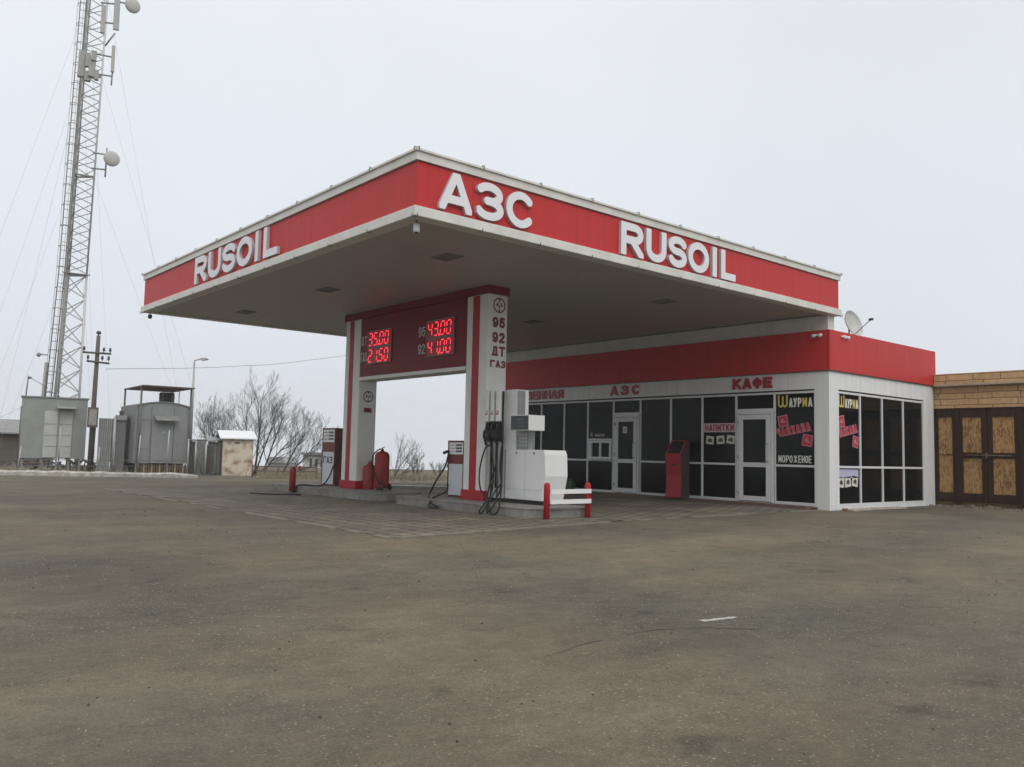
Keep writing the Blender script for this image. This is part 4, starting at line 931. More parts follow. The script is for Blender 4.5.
mb = MB(); P = [hp(449, 451, 4.66), hp(445.5, 465, 4.58), hp(436, 481, 4.4), hp(430, 493, 4.1), hp(428.5, 499, 3.8), hp(432, 504, 3.62), hp(438, 507, 3.58), hp(434, 507.5, 3.5), hp(428.5, 506, 3.55), hp(434, 498.5, 3.9), hp(446, 491.5, 4.5), (4.70, 5.37, .55)]
mb.tube(cat_rom(P, 7), .020, 8); mb.build('hose', BLACK, g2, world=True)

# ------------------------------------------------------------------ extinguishers
e1 = thing('fire_extinguisher', 'tall wheeled red fire extinguisher with a black hose wound over it', 'fire extinguisher', (4.80, 8.50, .2), 0)
mb = MB(); mb.lathe([(.18, .05), (.20, .08), (.20, .86), (.19, .94), (.14, 1.0), (.06, 1.03), (0, 1.03)], n=20); mb.build('cylinder', REDW, e1)
mb = MB(); mb.lathe([(.045, 1.03), (.045, 1.07), (.02, 1.08), (.02, 1.12), (0, 1.12)], n=10); mb.bar((-.02, .0, 1.10), (-.02, -.14, 1.14), .012); mb.build('valve', BLACK, e1)
mb = MB(); mb.tube(cat_rom([(-.03, .03, 1.09), (-.06, .16, 1.04), (-.14, .235, .90), (-.16, .22, .70), (-.22, .06, .50), (-.22, -.06, .34), (-.17, -.16, .20), (-.10, -.22, .14)], 6), .018, 8); mb.build('hose', BLACK, e1)
for s_ in (-1, 1):
    mb = MB(); mb.lathe([(0, -.02), (.07, -.02), (.085, -.008), (.085, .008), (.07, .02), (0, .02)], (.02 + s_ * .13, -.19, .085), 14, (1, 0, 0)); mb.build('wheel', BLACK, e1)
mb = MB(); mb.tube([(-.12, -.19, .085), (.15, -.19, .085)], .012, 6); mb.tube(cat_rom([(-.12, -.17, .09), (-.13, -.215, .4), (-.13, -.215, .62)], 3), .012, 6); mb.build('trolley_frame', DARKG, e1)
mb = MB(); mb.box(-.10, .08, .12, .17, 0, .05); mb.build('foot', mat('pale foot', (.4, .38, .34), .8), e1)
e2 = thing('fire_extinguisher', 'shorter dull red fire extinguisher leaning beside the column', 'fire extinguisher', (4.72, 8.98, .2), 0)
mb = MB(); mb.lathe([(.17, .0), (.18, .02), (.18, .55), (.165, .62), (.09, .66), (.05, .70), (.05, .72), (0, .72)], n=18); mb.build('cylinder', mat('dull red', (.34, .045, .035), .6, c2=(.24, .03, .025), vscale=5), e2)
mb = MB(); mb.lathe([(.035, .72), (.035, .75), (0, .755)], n=10); mb.bar((0, .0, .75), (-.03, -.11, .78), .012); mb.bar((0, 0, .735), (-.04, -.12, .72), .010); mb.build('valve', GALVD, e2)

# ------------------------------------------------------------------ barrier and bollards
def post_mesh(r, h): return MB().lathe([(r, 0), (r, h - r * 1.0), (r * .9, h - r * .55), (r * .6, h - r * .15), (0, h)], n=16)
cb = thing('crash_barrier', 'two red posts joined by white rails at the island end', 'barrier', (4.41, 1.0, 0))
for u in (3.86, 4.97):
    mb = MB(); [mb.add(m_.v, m_.f, True) for m_ in [post_mesh(.06, .71)]]; mb.v = [(p[0] + u, p[1] + 1.0, p[2]) for p in mb.v]; mb.build('post', REDP, cb, world=True)
for z0, z1 in ((.30, .385), (.495, .58)):
    mb = MB(); mb.sweep([(3.85, .93), (4.93, .93), (4.96, .945), (4.96, .975), (4.93, .965), (3.85, .965)], (0, 0, z0), (1, 0, 0), (0, 1, 0), (0, 0, 1), z1 - z0); mb.v = [(p[0] + .03, p[1] - .03, p[2]) for p in mb.v]
    mb.build('rail', WHITEP, cb, world=True)
for (px, py, h, r, lab) in ((292, 493, .74, .09, 'worn red bollard on the paving left of the old gas dispenser'), (299.5, 474, .42, .08, 'distant red bollard seen between the worn bollard and the old dispenser')):
    p = gp(px, py); o = thing('bollard', lab, 'bollard', (p.x, p.y, 0))
    post_mesh(r, h).build('post', REDW, o); mb = MB(); mb.lathe([(r + .04, 0), (r + .04, .015), (r, .016)], n=14); mb.build('foot_plate', CONC, o)

# ================================================================== LEFT BACKGROUND
RZ = -radians(40.2113)           # local x runs to the right of the picture, local y away from the camera
def bgthing(name, lab, cat, px, py, group=None, rz=0., d=None):
    rz = rz + atan2(512 - px, FPX)          # square to the line of sight
    p = gp(px, py) if d is None else at(px, py, d)
    o = thing(name, lab, cat, (p.x, p.y, 0), RZ + rz, group); o['_d'] = dist((p.x, p.y, 0)); return o
def sc(o): return o['_d'] / FPX
HOR = 455.

# whitewashed kerb
kb_a, kb_b = gp(-40, 474.5), gp(196, 478); 
o = thing('whitewashed_kerb', 'long whitewashed concrete kerb with a rounded end before the huts', 'kerb', (kb_b.x, kb_b.y, 0))
dk = (kb_a - kb_b); mb = MB(); nk = 26; vs = []
dq = dk.normalized(); sq = Vector((-dq.y, dq.x, 0))
pf = [(-.17, 0), (-.17, .13), (-.10, .19), (.10, .19), (.17, .13), (.17, 0)]
for i in range(nk + 1):
    j = Vector((0, 0, random.uniform(-.02, .02)))
    k_ = .55 if i == 0 else (.9 if i == 1 else 1)
    c = dq * (dk.length * (i / nk) - (.0 if i else .06))
    for (a, z) in pf: vs.append(c + sq * a * k_ + Vector((0, 0, z * k_)) + (j if z > 0 else Vector((0, 0, 0))))
n6 = len(pf); mb.add(vs, [(i * n6 + a, i * n6 + a + 1, (i + 1) * n6 + a + 1, (i + 1) * n6 + a) for i in range(nk) for a in range(n6 - 1)] + [tuple(range(n6))])
mb.build('kerb_run', WHITEW, o)

# equipment hut on stilts
h1 = bgthing('equipment_hut', 'grey green equipment hut on stilts with pale double doors', 'hut', 49.5, 471.5); s_ = sc(h1)
x0, x1 = -28 * s_, 30.5 * s_; zb_, zt = 13.0 * s_, 73.5 * s_; dp = 2.3
mb = MB(); mb.box(x0, x1, 0, dp, zb_, zt); mb.build('wall', GREYH, h1, bevel=.01)
mb = MB(); mb.box(x0 - .05, x1 + .05, -.05, dp + .05, zt + .002, zt + .06); mb.build('roof', GREYM, h1)
dx0, dx1 = -7.5 * s_, 17.5 * s_; dz0, dz1 = 14.0 * s_, 60.5 * s_
for a, b in ((dx0, (dx0 + dx1) / 2 - .01), ((dx0 + dx1) / 2 + .01, dx1)):
    mb = MB(); mb.box(a, b, -.05, -.005, dz0, dz1); lf = mb.build('door', mat('pale door paint', (.46, .47, .45), .6, var=.15, vscale=2), h1)
    for q in (.24, .48, .72): MB().box(a + .01, b - .01, -.062, -.051, dz0 + (dz1 - dz0) * q - .012, dz0 + (dz1 - dz0) * q + .012).build('door_rib', GREYH, lf)
mb = MB(); mb.box((dx0 + dx1) / 2 - .035, (dx0 + dx1) / 2 + .035, -.085, -.063, .0, dz1); mb.build('door_post', GREYM, h1)
mb = MB(); mb.sweep([(-.01, 0), (-.55, -.10), (-.55, -.14), (-.01, -.06)], (3 * s_, 0, 66 * s_), (0, 1, 0), (0, 0, 1), (1, 0, 0), 17 * s_); mb.build('door_hood', GREYH, h1)
for xx in (x0 + .15, -8 * s_, 16 * s_, x1 - .2):
    for yy in (.12, dp - .12):
        mb = MB(); mb.box(xx - .05, xx + .05, yy - .05, yy + .05, 0, zb_ - .001); mb.build('stilt', GREYM, h1)
mb = MB(); mb.bar((16 * s_, .05, zb_ - .05), (x1 - .2, .05, .1), .03); mb.bar((-8 * s_, .05, .35), (x0 + .15, .05, .33), .03); mb.build('brace', RUST, h1)
mb = MB(); mb.tube([(x0 + .12, .4, zt + .06), (x0 + .17, .4, zt + .95)], .03, 6); mb.tube([(x0 + .17, .4, zt + .85), (x0 + .30, .4, zt + .88)], .05, 6); mb.tube([(x0 + .17, .4, zt + .92), (x0 + .95, .4, zt + .45)], .012, 4); mb.build('roof_mast', GALVD, h1)
mb = MB(); mb.tube([(x0 - .02, -.03, zb_), (x0 - .02, -.03, zt - .4)], .02, 6); mb.build('cable_pipe', GALVD, h1)
# leaning boards either side of the hut, reading as stuff under the stilts
# utility pole with meter box
up_ = bgthing('utility_pole', 'dark wooden utility pole with crossarms and insulators', 'utility pole', 89.5, 472.5); s_ = sc(up_); H = 138 * s_
mb = MB(); mb.tube([(0, 0, 0), (0, 0, H * .5), (.02, 0, H)], [.125, .105, .085], 10); mb.build('pole', WOODPOLE, up_)
for z, a, b, tilt in ((120 * s_, -13 * s_, 13 * s_, 0), (111.5 * s_, -9 * s_, 12 * s_, -.06)):
    mb = MB(); mb.tube([(a, -.13, z), (b, -.13, z + tilt)], .045, 4, False); ca = mb.build('crossarm', WOODPOLE, up_)
    for xx in (a + .05, b - .30, b - .05):
        mb = MB(); mb.lathe([(.02, .04), (.02, .10), (.055, .11), (.06, .16), (.045, .18), (.05, .22), (.03, .26), (0, .27)], (xx, -.13, z), 10); mb.build('insulator', DARKG, ca)
mb = MB(); mb.lathe([(.03, H), (.03, H + .06), (.09, H + .07), (.10, H + .14), (.07, H + .20), (0, H + .21)], (.02, 0, 0), 10); mb.build('top_insulator', DARKG, up_)
mb = MB(); mb.box(-.22, .20, -.34, -.16, 45 * s_, 65 * s_); bx_ = mb.build('meter_box', RUST, up_)
mb = MB(); mb.box(-.16, .14, -.365, -.342, 47 * s_, 63 * s_); mb.build('box_front', mat('meter front', (.32, .32, .30), .6, var=.4, vscale=8), bx_)
mb = MB(); mb.tube([(.10, -.14, 0), (.12, -.14, 45 * s_)], .03, 6); mb.build('cable_pipe', DARKG, up_)

# barrel roofed cabin
h2 = bgthing('metal_cabin', 'grey metal cabin with a curved roof and a flat canopy frame above it', 'hut', 158, 473.5, rz=radians(14)); s_ = sc(h2)
x0, x1 = -24 * s_, 29 * s_; zb_ = 10 * s_; ze = 66.5 * s_; zc_ = 71 * s_; dp = 2.9; ns = 12
arcp = [(x0 + (x1 - x0) * i / ns, ze + (zc_ - ze) * sin(pi * i / ns) ** .8) for i in range(ns + 1)]
mb = MB(); mb.sweep([(x0, zb_), (x1, zb_)] + arcp[::-1], (0, 0, 0), (1, 0, 0), (0, 0, 1), (0, 1, 0), dp)
mb.build('body', mat('cabin grey', (.275, .285, .285), .55, metal=.15, c2=(.22, .23, .225), vscale=1.2), h2)  # grey lightened so the colour itself suggests haze
mb = MB()
for xx in (-22.5 * s_, -9.5 * s_, 12.5 * s_): mb.box(xx, xx + .025, -.012, -.001, zb_, ze)
for zz in (24 * s_, 53 * s_): mb.box(x0, -9.6 * s_, -.012, -.001, zz, zz + .02)
mb.build('seam_strip', mat('cabin seam', (.15, .155, .15), .6), h2)
mb = MB(); mb.sweep([(a, b + .003) for a, b in arcp] + [(a, b + .05) for a, b in arcp[::-1]], (0, -.06, 0), (1, 0, 0), (0, 0, 1), (0, 1, 0), dp + .12); mb.build('roof', GREYM, h2)
mb = MB(); mb.box(-8.5 * s_, 12 * s_, -.05, -.013, 10.5 * s_, 52 * s_); dr = mb.build('door', mat('door grey', (.27, .28, .28), .5, metal=.15, var=.15), h2)
mb = MB(); mb.box(1.0 * s_, 5 * s_, -.056, -.051, 40 * s_, 42.5 * s_); mb.build('notice', mat('pale notice', (.42, .40, .38), .7, var=.3, vscale=20), dr)
mb = MB(); mb.sweep([(-.002, 0), (-.5, -.20), (-.5, -.24), (-.002, -.05)], (-7 * s_, 0, 58 * s_), (0, 1, 0), (0, 0, 1), (1, 0, 0), 23 * s_); mb.build('door_hood', GREYM, h2)
for i in range(20):
    xx = x0 + .1 + (x1 - x0 - .25) * i / 19
    mb = MB(); mb.box(xx, xx + .07, .05, .10, random.uniform(0, .03), zb_ - .001 - random.uniform(0, .04)); mb.build('base_slat', WOODP if i % 3 else mat('yellowed slat', (.36, .30, .18), .9), h2)
mb = MB(); mb.box(x0 + .1, x1 - .1, .4, dp - .3, 0, zb_ - .002); mb.build('base', DARKG, h2)
# flat canopy frame
zf = 86 * s_
mb = MB(); mb.sweep([(x0 + .12, -.55), (x1 - .02, -.55), (x1 - .02, dp + .2), (x0 + .12, dp + .2)], (0, 0, zf), (1, 0, 0), (0, 1, 0), (0, 0, 1), .05); mb.build('canopy_sheet', RUST, h2)
for (xx, yy, z0) in ((x0 + .16, -.10, 0), (x0 + .16, dp + .1, 0), (x1 - .06, -.10, 0), (x1 - .06, dp + .1, 0)):
    mb = MB(); mb.tube([(xx, yy, z0), (xx, yy, zf - .001)], .045, 6); mb.build('canopy_post', GALVD, h2)
mb = MB(); mb.lathe([(.33, 71 * s_ - .1), (.34, 71 * s_ + .05), (.34, 82 * s_), (.30, 83 * s_), (0, 83 * s_)], (12 * s_, 1.3, 0), 14); mb.build('roof_tank', DARKG, h2)
for xx in (6 * s_, 22 * s_):
    mb = MB(); mb.tube([(xx, .9, 69 * s_), (xx, .9, 86 * s_)], .02, 5); mb.build('brace', GALV, h2)

# scrap timber under and beside the hut
mb = MB(); rq = random.Random(12)
for _ in range(46):
    px = rq.choice([rq.uniform(-25, 22), rq.uniform(24, 80), rq.uniform(76, 100)]); b0 = gp(px, rq.uniform(470.3, 471.6)); ang = rq.uniform(0, pi); ln = rq.uniform(.3, 1.1); dv = Vector((cos(ang), sin(ang), rq.choice([.05, .1, .5, 1.3]))).normalized() * ln
    mb.bar((b0.x, b0.y, .04), (b0.x + dv.x, b0.y + dv.y, .06 + dv.z), rq.uniform(.02, .06))
tag(mb.build('scrap_timber', mat('old scrap wood', (.26, .22, .17), .9, c2=(.10, .085, .07), vscale=1.2)), 'tangle of scrap boards under and beside the stilted hut', 'scrap', None, 'stuff')
# vertical vent box left of the cabin, grey fence sheets
vb = bgthing('metal_cabinet', 'narrow dark metal cabinet with a capped vent beside the cabin', 'cabinet', 118, 473); s_ = sc(vb)
mb = MB(); mb.box(-4.5 * s_, 4.5 * s_, .4, 1.2, 0, 53 * s_); mb.build('body', mat('cabinet grey', (.16, .165, .16), .6, var=.2), vb)
mb = MB(); mb.box(-5.5 * s_, 5.5 * s_, .3, 1.3, 53 * s_ + .002, 58 * s_); mb.build('cap', GREYM, vb)
mb = MB(); mb.lathe([(.08, 58 * s_), (.08, 61 * s_), (.13, 61.5 * s_), (0, 64 * s_)], (0, .8, 0), 10); mb.build('vent', GALVD, vb)
def corrug(name, x0, x1, h, m, parent, y=0., pitch=.16, amp=.025, z0=.05):
    n = int(abs(x1 - x0) / pitch * 4); mb = MB(); vs = []
    for i in range(n + 1):
        xx = x0 + (x1 - x0) * i / n; a = amp * (1 if (i // 2) % 2 else -1); vs += [(xx, y + a, z0), (xx, y + a, h), (xx, y + a + .006, z0), (xx, y + a + .006, h)]
    fs = []
    for i in range(n):
        a = 4 * i; b = a + 4; fs += [(a, b, b + 1, a + 1), (a + 2, a + 3, b + 3, b + 2), (a + 1, b + 1, b + 3, a + 3)]
    mb.add(vs, fs); return mb.build(name, m, parent)
FN = 'sheet metal fences around the huts'
f1 = bgthing('sheet_fence', 'tall grey corrugated sheet panel between the utility pole and cabin', 'fence', 103, 473, FN); s_ = sc(f1)
corrug('sheet', -6.5 * s_, 7.5 * s_, 55 * s_, GREYM, f1, y=.5)
mb = MB(); mb.tube([(8 * s_, .4, 0), (8 * s_, .4, 57 * s_)], .05, 6); mb.build('post', GALV, f1)
f2 = bgthing('sheet_fence', 'low dark and light sheet fence between the cabin and shed', 'fence', 203, 475.5, FN); s_ = sc(f2)
corrug('sheet', -14 * s_, -8 * s_, 34 * s_, mat('dark sheet', (.09, .09, .088), .6, var=.3), f2, y=.1); corrug('sheet', -7.5 * s_, 1 * s_, 35 * s_, GREYM, f2, y=.25); corrug('sheet', 2 * s_, 9 * s_, 30 * s_, mat('dark sheet', (.09, .09, .088), .6), f2, y=.1)
for xx, hh in ((-15 * s_, 36 * s_), (1.6 * s_, 32 * s_), (-8 * s_, 36 * s_)):
    mb = MB(); mb.tube([(xx, 0, 0), (xx, 0, hh)], .045, 6); mb.build('post', GALV, f2)
mb = MB(); mb.tube([(-15 * s_, -.02, 35 * s_), (2 * s_, -.02, 35.5 * s_)], .03, 5); mb.tube([(-7 * s_, -.02, 24 * s_), (-1.5 * s_, -.02, 2 * s_)], .03, 5); mb.build('rail', GALVD, f2)
# wire fence in front of the huts: slim posts
wf = bgthing('wire_fence', 'slim leaning posts and wire fence in front of the huts', 'fence', 60, 473.2); s_ = sc(wf)
for px, hh, lean in ((-52, 30, -2), (-37, 26, 2), (-2, 46, 0), (33, 27, 1), (44, 12, 0), (70, 40, 1.5), (98, 46, 1)):
    mb = MB(); mb.tube([(px * s_, -.3, 0), ((px + lean) * s_, -.3, hh * s_)], .032, 6); mb.build('post', GALV, wf)
mb = MB()
for z in (7, 13): mb.tube([(-60 * s_, -.3, z * s_), (128 * s_, -.3, z * s_ + .05)], .012, 4)
mb.build('wire', GALVD, wf)
# far left shed behind
s0 = bgthing('lean_to', 'long low grey roofed outbuilding behind the hut at the left edge', 'outbuilding', 10, 470, d=44); s_ = sc(s0)
mb = MB(); mb.box(-70 * s_, 36 * s_, 0, 3, 0, 33 * s_); mb.build('wall', mat('brownish wall', (.15, .125, .105), .9, c2=(.09, .078, .068), vscale=1.5), s0)
mb = MB(); mb.sweep([(-.4, 32 * s_), (3.2, 47 * s_), (3.2, 48 * s_), (-.4, 33.5 * s_)], (-72 * s_, 0, 0), (0, 1, 0), (0, 0, 1), (1, 0, 0), 110 * s_); mb.build('roof', mat('slate roof', (.28, .28, .28), .8, c2=(.2, .2, .2), vscale=4), s0)

# shed with white roof
h3 = bgthing('small_shed', 'small shed with a white ridged roof and stained plaster wall', 'shed', 236, 475.5, rz=radians(6)); s_ = sc(h3)
xa, xb = -14 * s_, 15.5 * s_; zw = 36 * s_; dp = 2.4; xl = -27 * s_
mb = MB(); mb.box(xa, xb, 0, dp, 0, zw); mb.build('wall', PLAST, h3)
# wing of grey sheet at its left
corrug('sheet_side', xl, xa - .01, 33 * s_, GREYM, h3, y=.55)
WR = mat('white roof sheet', (.78, .79, .80), .5, var=.10, vscale=4)
mb = MB(); zr = zw + 8.2 * s_; e0 = zw + .01
for (ya, yb_, za, zb2) in ((-.16, dp / 2, e0, zr), (dp / 2 + .001, dp + .16, zr, e0)):
    mb.add([(xa - .14, ya, za), (xb + .14, ya, za), (xb + .14, yb_, zb2), (xa - .14, yb_, zb2), (xa - .14, ya, za + .05), (xb + .14, ya, za + .05), (xb + .14, yb_, zb2 + .05), (xa - .14, yb_, zb2 + .05)],
           [(0, 3, 2, 1), (4, 5, 6, 7), (0, 1, 5, 4), (1, 2, 6, 5), (2, 3, 7, 6), (3, 0, 4, 7)])
mb.build('roof', WR, h3)
for xg in (xa, xb - .06):
    MB().sweep([(.01, zw + .001), (dp - .01, zw + .001), (dp / 2, zr - .01)], (xg, 0, 0), (0, 1, 0), (0, 0, 1), (1, 0, 0), .06).build('gable', GREYM, h3)
mb = MB(); mb.add([(xl - .05, .35, 33 * s_), (xa - .02, .35, 34.5 * s_), (xa - .02, dp, 38.5 * s_), (xl - .05, dp, 35.5 * s_), (xl - .05, .35, 34 * s_), (xa - .02, .35, 35.5 * s_), (xa - .02, dp, 39.5 * s_), (xl - .05, dp, 36.5 * s_)],
           [(0, 3, 2, 1), (4, 5, 6, 7), (0, 1, 5, 4), (1, 2, 6, 5), (2, 3, 7, 6), (3, 0, 4, 7)]); mb.build('wing_roof', GREYM, h3)
mb = MB(); mb.box(-3 * s_, 2 * s_, -.02, -.002, 32 * s_, 33.2 * s_); mb.build('vent_slot', DARKG, h3)
mb = MB(); mb.box(-15.8 * s_, -14.3 * s_, -.03, .2, 0, 34 * s_); mb.build('corner_post', DARKG, h3)
o = thing('leaning_slats', 'four pale slats leaning against the stained shed wall', 'planks', gp(245, 476.3), RZ + radians(24))
for i in range(4):
    mb = MB(); xx = -.16 + i * .14 + (.03 if i == 2 else 0); mb.tube([(xx, -.10, .0), (xx + .10, .02, .36 + .05 * (i % 2))], .035, 4, False); mb.build('slat', mat('pale slat', (.46, .42, .34), .9), o)

# street lamp behind the cabin
p = at(189, 470, 41.); lamp = thing('street_lamp', 'thin grey street lamp with one arm behind the cabin', 'street lamp', (p.x, p.y, 0), RZ); s_ = 41 / FPX; H = 112 * s_
mb = MB(); mb.tube([(0, 0, 0), (0, 0, H * .6), (-.02, 0, H - .15)], [.07, .055, .045], 8); mb.build('pole', GALV, lamp)
mb = MB(); mb.tube(cat_rom([(-.02, 0, H - .16), (.0, 0, H - .02), (.12, -.03, H + .03), (.32, -.06, H + .06)], 5), .03, 6); mb.build('arm', GALV, lamp)
mb = MB(); mb.sweep([(.26, .02), (.40, -.02), (.62, .02), (.68, .07), (.58, .13), (.40, .12), (.26, .08)], (0, -.16, H + .01), (1, 0, 0), (0, 0, 1), (0, 1, 0), .2); mb.build('lamp_head', ANT, lamp, bevel=.02)

# small far house
fh = at(311, 475, 74.); o = thing('distant_house', 'small pale house far behind the bare trees', 'house', (fh.x, fh.y, -2.2), RZ); s_ = 74 / FPX; zb_ = fh.z + 2.2
mb = MB(); mb.box(-9 * s_, 14 * s_, 0, 4, 0, zb_ + 20 * s_); mb.build('wall', mat('far wall', (.50, .51, .50), .8, var=.1), o)
mb = MB(); mb.box(-10 * s_, 15 * s_, -.3, 4.3, zb_ + 20 * s_ + .002, zb_ + 22.5 * s_); mb.build('roof', GREYM, o)
for xx in (-2, 3.5, 9):
    mb = MB(); mb.box(xx * s_, (xx + 2.6) * s_, -.02, -.002, zb_ + 8 * s_, zb_ + 16 * s_); mb.build('window', DARKG, o)
fh = at(276, 475, 90.); o = thing('distant_barn', 'faint dark roofed building in the fog behind the trees', 'building', (fh.x, fh.y, -3.4), RZ); s_ = 90 / FPX; zb_ = fh.z + 3.4
mb = MB(); mb.box(-9 * s_, 9 * s_, 0, 5, 0, zb_ + 12 * s_); mb.build('wall', mat('far wall grey', (.30, .30, .30), .8), o)
mb = MB(); mb.sweep([(-10 * s_, zb_ + 12 * s_), (10 * s_, zb_ + 12 * s_), (6 * s_, zb_ + 18 * s_), (-6 * s_, zb_ + 18 * s_)], (0, -.3, 0), (1, 0, 0), (0, 0, 1), (0, 1, 0), 5.6); mb.build('roof', GREYM, o)

# low mesh fence at the lot's far edge
lf_ = bgthing('mesh_fence', 'low rusty mesh fence at the edge of the yard under the trees', 'fence', 283, 478); s_ = sc(lf_)
for px in (-30, -18, -5, 8, 20, 33):
    mb = MB(); mb.tube([(px * s_, .5, 0), (px * s_, .5, 12 * s_)], .035, 6); mb.build('post', RUST, lf_)
mb = MB()
for z in (2.5, 6.5, 11): mb.tube([(-30 * s_, .5, z * s_), (33 * s_, .5, z * s_)], .02, 4)
for i in range(64): mb.tube([((-30 + i) * s_, .5, .1), ((-30 + i) * s_, .5, 11 * s_)], .005, 3)
mb.build('mesh_panel', RUST, lf_)

# ------------------------------------------------------------------ lattice mast
MD = 42.; pm = at(61.6, 468, MD); mast = thing('lattice_mast', 'tall grey lattice radio mast with caged ladder, antennas and guy wires', 'radio mast', (pm.x, pm.y, 0), RZ)
mast.rotation_euler = (0, radians(.60), RZ + radians(27)); s_ = MD / FPX
HT = 27.0; ZS = 9.75
def half(z): return .59 - .09 * z / ZS if z < ZS else .455
def leg_pt(k, z):
    h = half(z); return Vector(((-h, 0, z), (h, 0, z), (-h * .80, h * 1.2, z))[k])
MGD = mat('mast grey', (.33, .335, .33), .6, metal=.1, var=.2)  # mast materials are paled in colour to stand in for fog fading
LEGM = [MGD, mat('haze paled steel', (.52, .53, .53), .5, metal=.2, var=.15), MGD]  # this leg's pale tone also carries painted haze
for k in range(3):
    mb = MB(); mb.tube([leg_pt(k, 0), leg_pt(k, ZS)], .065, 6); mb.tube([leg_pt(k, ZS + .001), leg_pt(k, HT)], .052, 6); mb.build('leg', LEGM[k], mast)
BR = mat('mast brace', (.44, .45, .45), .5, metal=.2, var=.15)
def bracing(a, b, z0, z1, n, cross, r):
    mb = MB()
    for i in range(n):
        za, zb2 = z0 + (z1 - z0) * i / n, z0 + (z1 - z0) * (i + 1) / n
        if cross: mb.bar(leg_pt(a, za), leg_pt(b, zb2), r); mb.bar(leg_pt(b, za), leg_pt(a, zb2), r)
        else:
            zm = (za + zb2) / 2; mb.bar(leg_pt(a, za), leg_pt(b, zm), r); mb.bar(leg_pt(b, zm), leg_pt(a, zb2), r)
    return mb
for (a, b) in ((0, 1), (1, 2), (2, 0)):
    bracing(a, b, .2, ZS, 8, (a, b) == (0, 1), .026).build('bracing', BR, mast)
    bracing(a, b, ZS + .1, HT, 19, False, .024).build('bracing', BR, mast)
for z in (ZS, 14.9, 20.2, .1):
    mb = MB()
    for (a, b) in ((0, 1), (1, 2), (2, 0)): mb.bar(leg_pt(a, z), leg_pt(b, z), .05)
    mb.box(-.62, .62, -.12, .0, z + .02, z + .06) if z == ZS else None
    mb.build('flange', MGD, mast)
# ladder with cage
lad = MB()
for xx in (-.98, -.72):
    lad.tube([(xx - .05, -.05, .3), (xx + .18, -.05, ZS), (xx + .18 + .02, -.05, HT)], .028, 5)
z = .4
while z < HT:
    o_x = .18 * min(z, ZS) / ZS; lad.tube([(-.98 - .05 * (1 - min(z, ZS) / ZS) + o_x, -.05, z), (-.72 - .05 * (1 - min(z, ZS) / ZS) + o_x, -.05, z)], .014, 4); z += .42
ld_ = lad.build('ladder', GALVD, mast)
cg = MB(); z = 1.6; 
while z < HT:
    ox = -.85 + .18 * min(z, ZS) / ZS
    cg.tube([(ox + .13, -.05, z), (ox + .22, -.30, z), (ox + .05, -.52, z), (ox - .12, -.52, z), (ox - .22, -.3, z), (ox - .13, -.05, z)], .018, 4); z += 1.05
for dx, dy in ((.05, -.52), (-.12, -.52), (-.22, -.30), (.22, -.30)):
    cg.tube([(-.85 + dx, dy, .6), (-.85 + .18 + dx, dy, ZS), (-.85 + .19 + dx, dy, HT)], .010, 4)
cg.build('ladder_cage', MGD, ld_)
for zz, hh in ((0, 3.6),):
    mb = MB(); mb.tube([(-1.12, .0, .0), (-1.02, .0, 5.2)], .09, 6); mb.build('cable_duct', MGD, mast)
# local helper: where a pixel falls on the mast plane
def mp(px, py, dy=0.):
    v = at(px, py, MD) - Vector((pm.x, pm.y, 0)); M_ = mast.rotation_euler.to_matrix().inverted(); q = M_ @ v; return Vector((q.x, q.y + dy, q.z))
def panel(pxa, pya, pxb, pyb, wd):
    a, b = mp(pxa, pya, -.1), mp(pxb, pyb, -.1); mb = MB(); n_ = 2
    d = (b - a); q = Vector((1, 0, 0)) * wd / 2; e_ = Vector((0, 1, 0)) * .07
    mb.add([a - q - e_, a + q - e_, a + q + e_, a - q + e_, b - q - e_, b + q - e_, b + q + e_, b - q + e_], [(0, 1, 2, 3), (4, 7, 6, 5), (0, 4, 5, 1), (1, 5, 6, 2), (2, 6, 7, 3), (3, 7, 4, 0)])
    o = mb.build('panel_antenna', ANT, mast, bevel=.03); return o
panel(118.5, -22, 115.8, 31, .27); panel(104, 6, 102.2, 34, .20); panel(113.7, 46.5, 112.3, 73, .16)
for (a, b) in (((112.4, 72), (111.2, 86)), ((97, 54), (112.5, 58)), ((96, 74), (112, 77)), ((101, 2.5), (116, 5)), ((100, 22), (115.5, 24.5)), ((105, 46), (115, 34)), ((116, 1), (128, 5))):
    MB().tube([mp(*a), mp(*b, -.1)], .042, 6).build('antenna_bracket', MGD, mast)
def drum(px, py, r, tilt):
    c = mp(px, py, -.35); ax = Vector((tilt, -1, -.05)); mb = MB(); mb.lathe([(0, -.10), (r * .8, -.10), (r, -.02), (r, .08), (r * .93, .11), (r * .5, .14), (0, .15)], c, 20, ax); mb.build('drum_antenna', mat('drum cover', (.47, .46, .43), .6, var=.1), mast)
drum(132, 9, .36, .35); drum(111.3, 161, .37, .25)
for (a, b) in (((107, 149), (105, 178)), ((93, 153.5), (107, 155.5)), ((91, 169), (105.5, 170.5)), ((126, 6), (131, 7)), ((106.5, 159), (112, 159.5))):
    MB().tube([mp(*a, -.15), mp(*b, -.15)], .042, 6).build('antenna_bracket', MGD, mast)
for (px, py, wd, hh) in ((81.5, 66, .30, 1.3), (88, 62, .22, .7), (92, 70, .30, .9), (94, 58, .24, .5), (96.5, 77, .2, .5), (87.5, 78, .28, .5)):
    c = mp(px, py, -.22); mb = MB(); mb.box(c.x - wd / 2, c.x + wd / 2, c.y - .12, c.y + .12, c.z - hh / 2, c.z + hh / 2); mb.build('radio_unit', mat('radio grey', (.34, .34, .33), .6, var=.2), mast, bevel=.02)
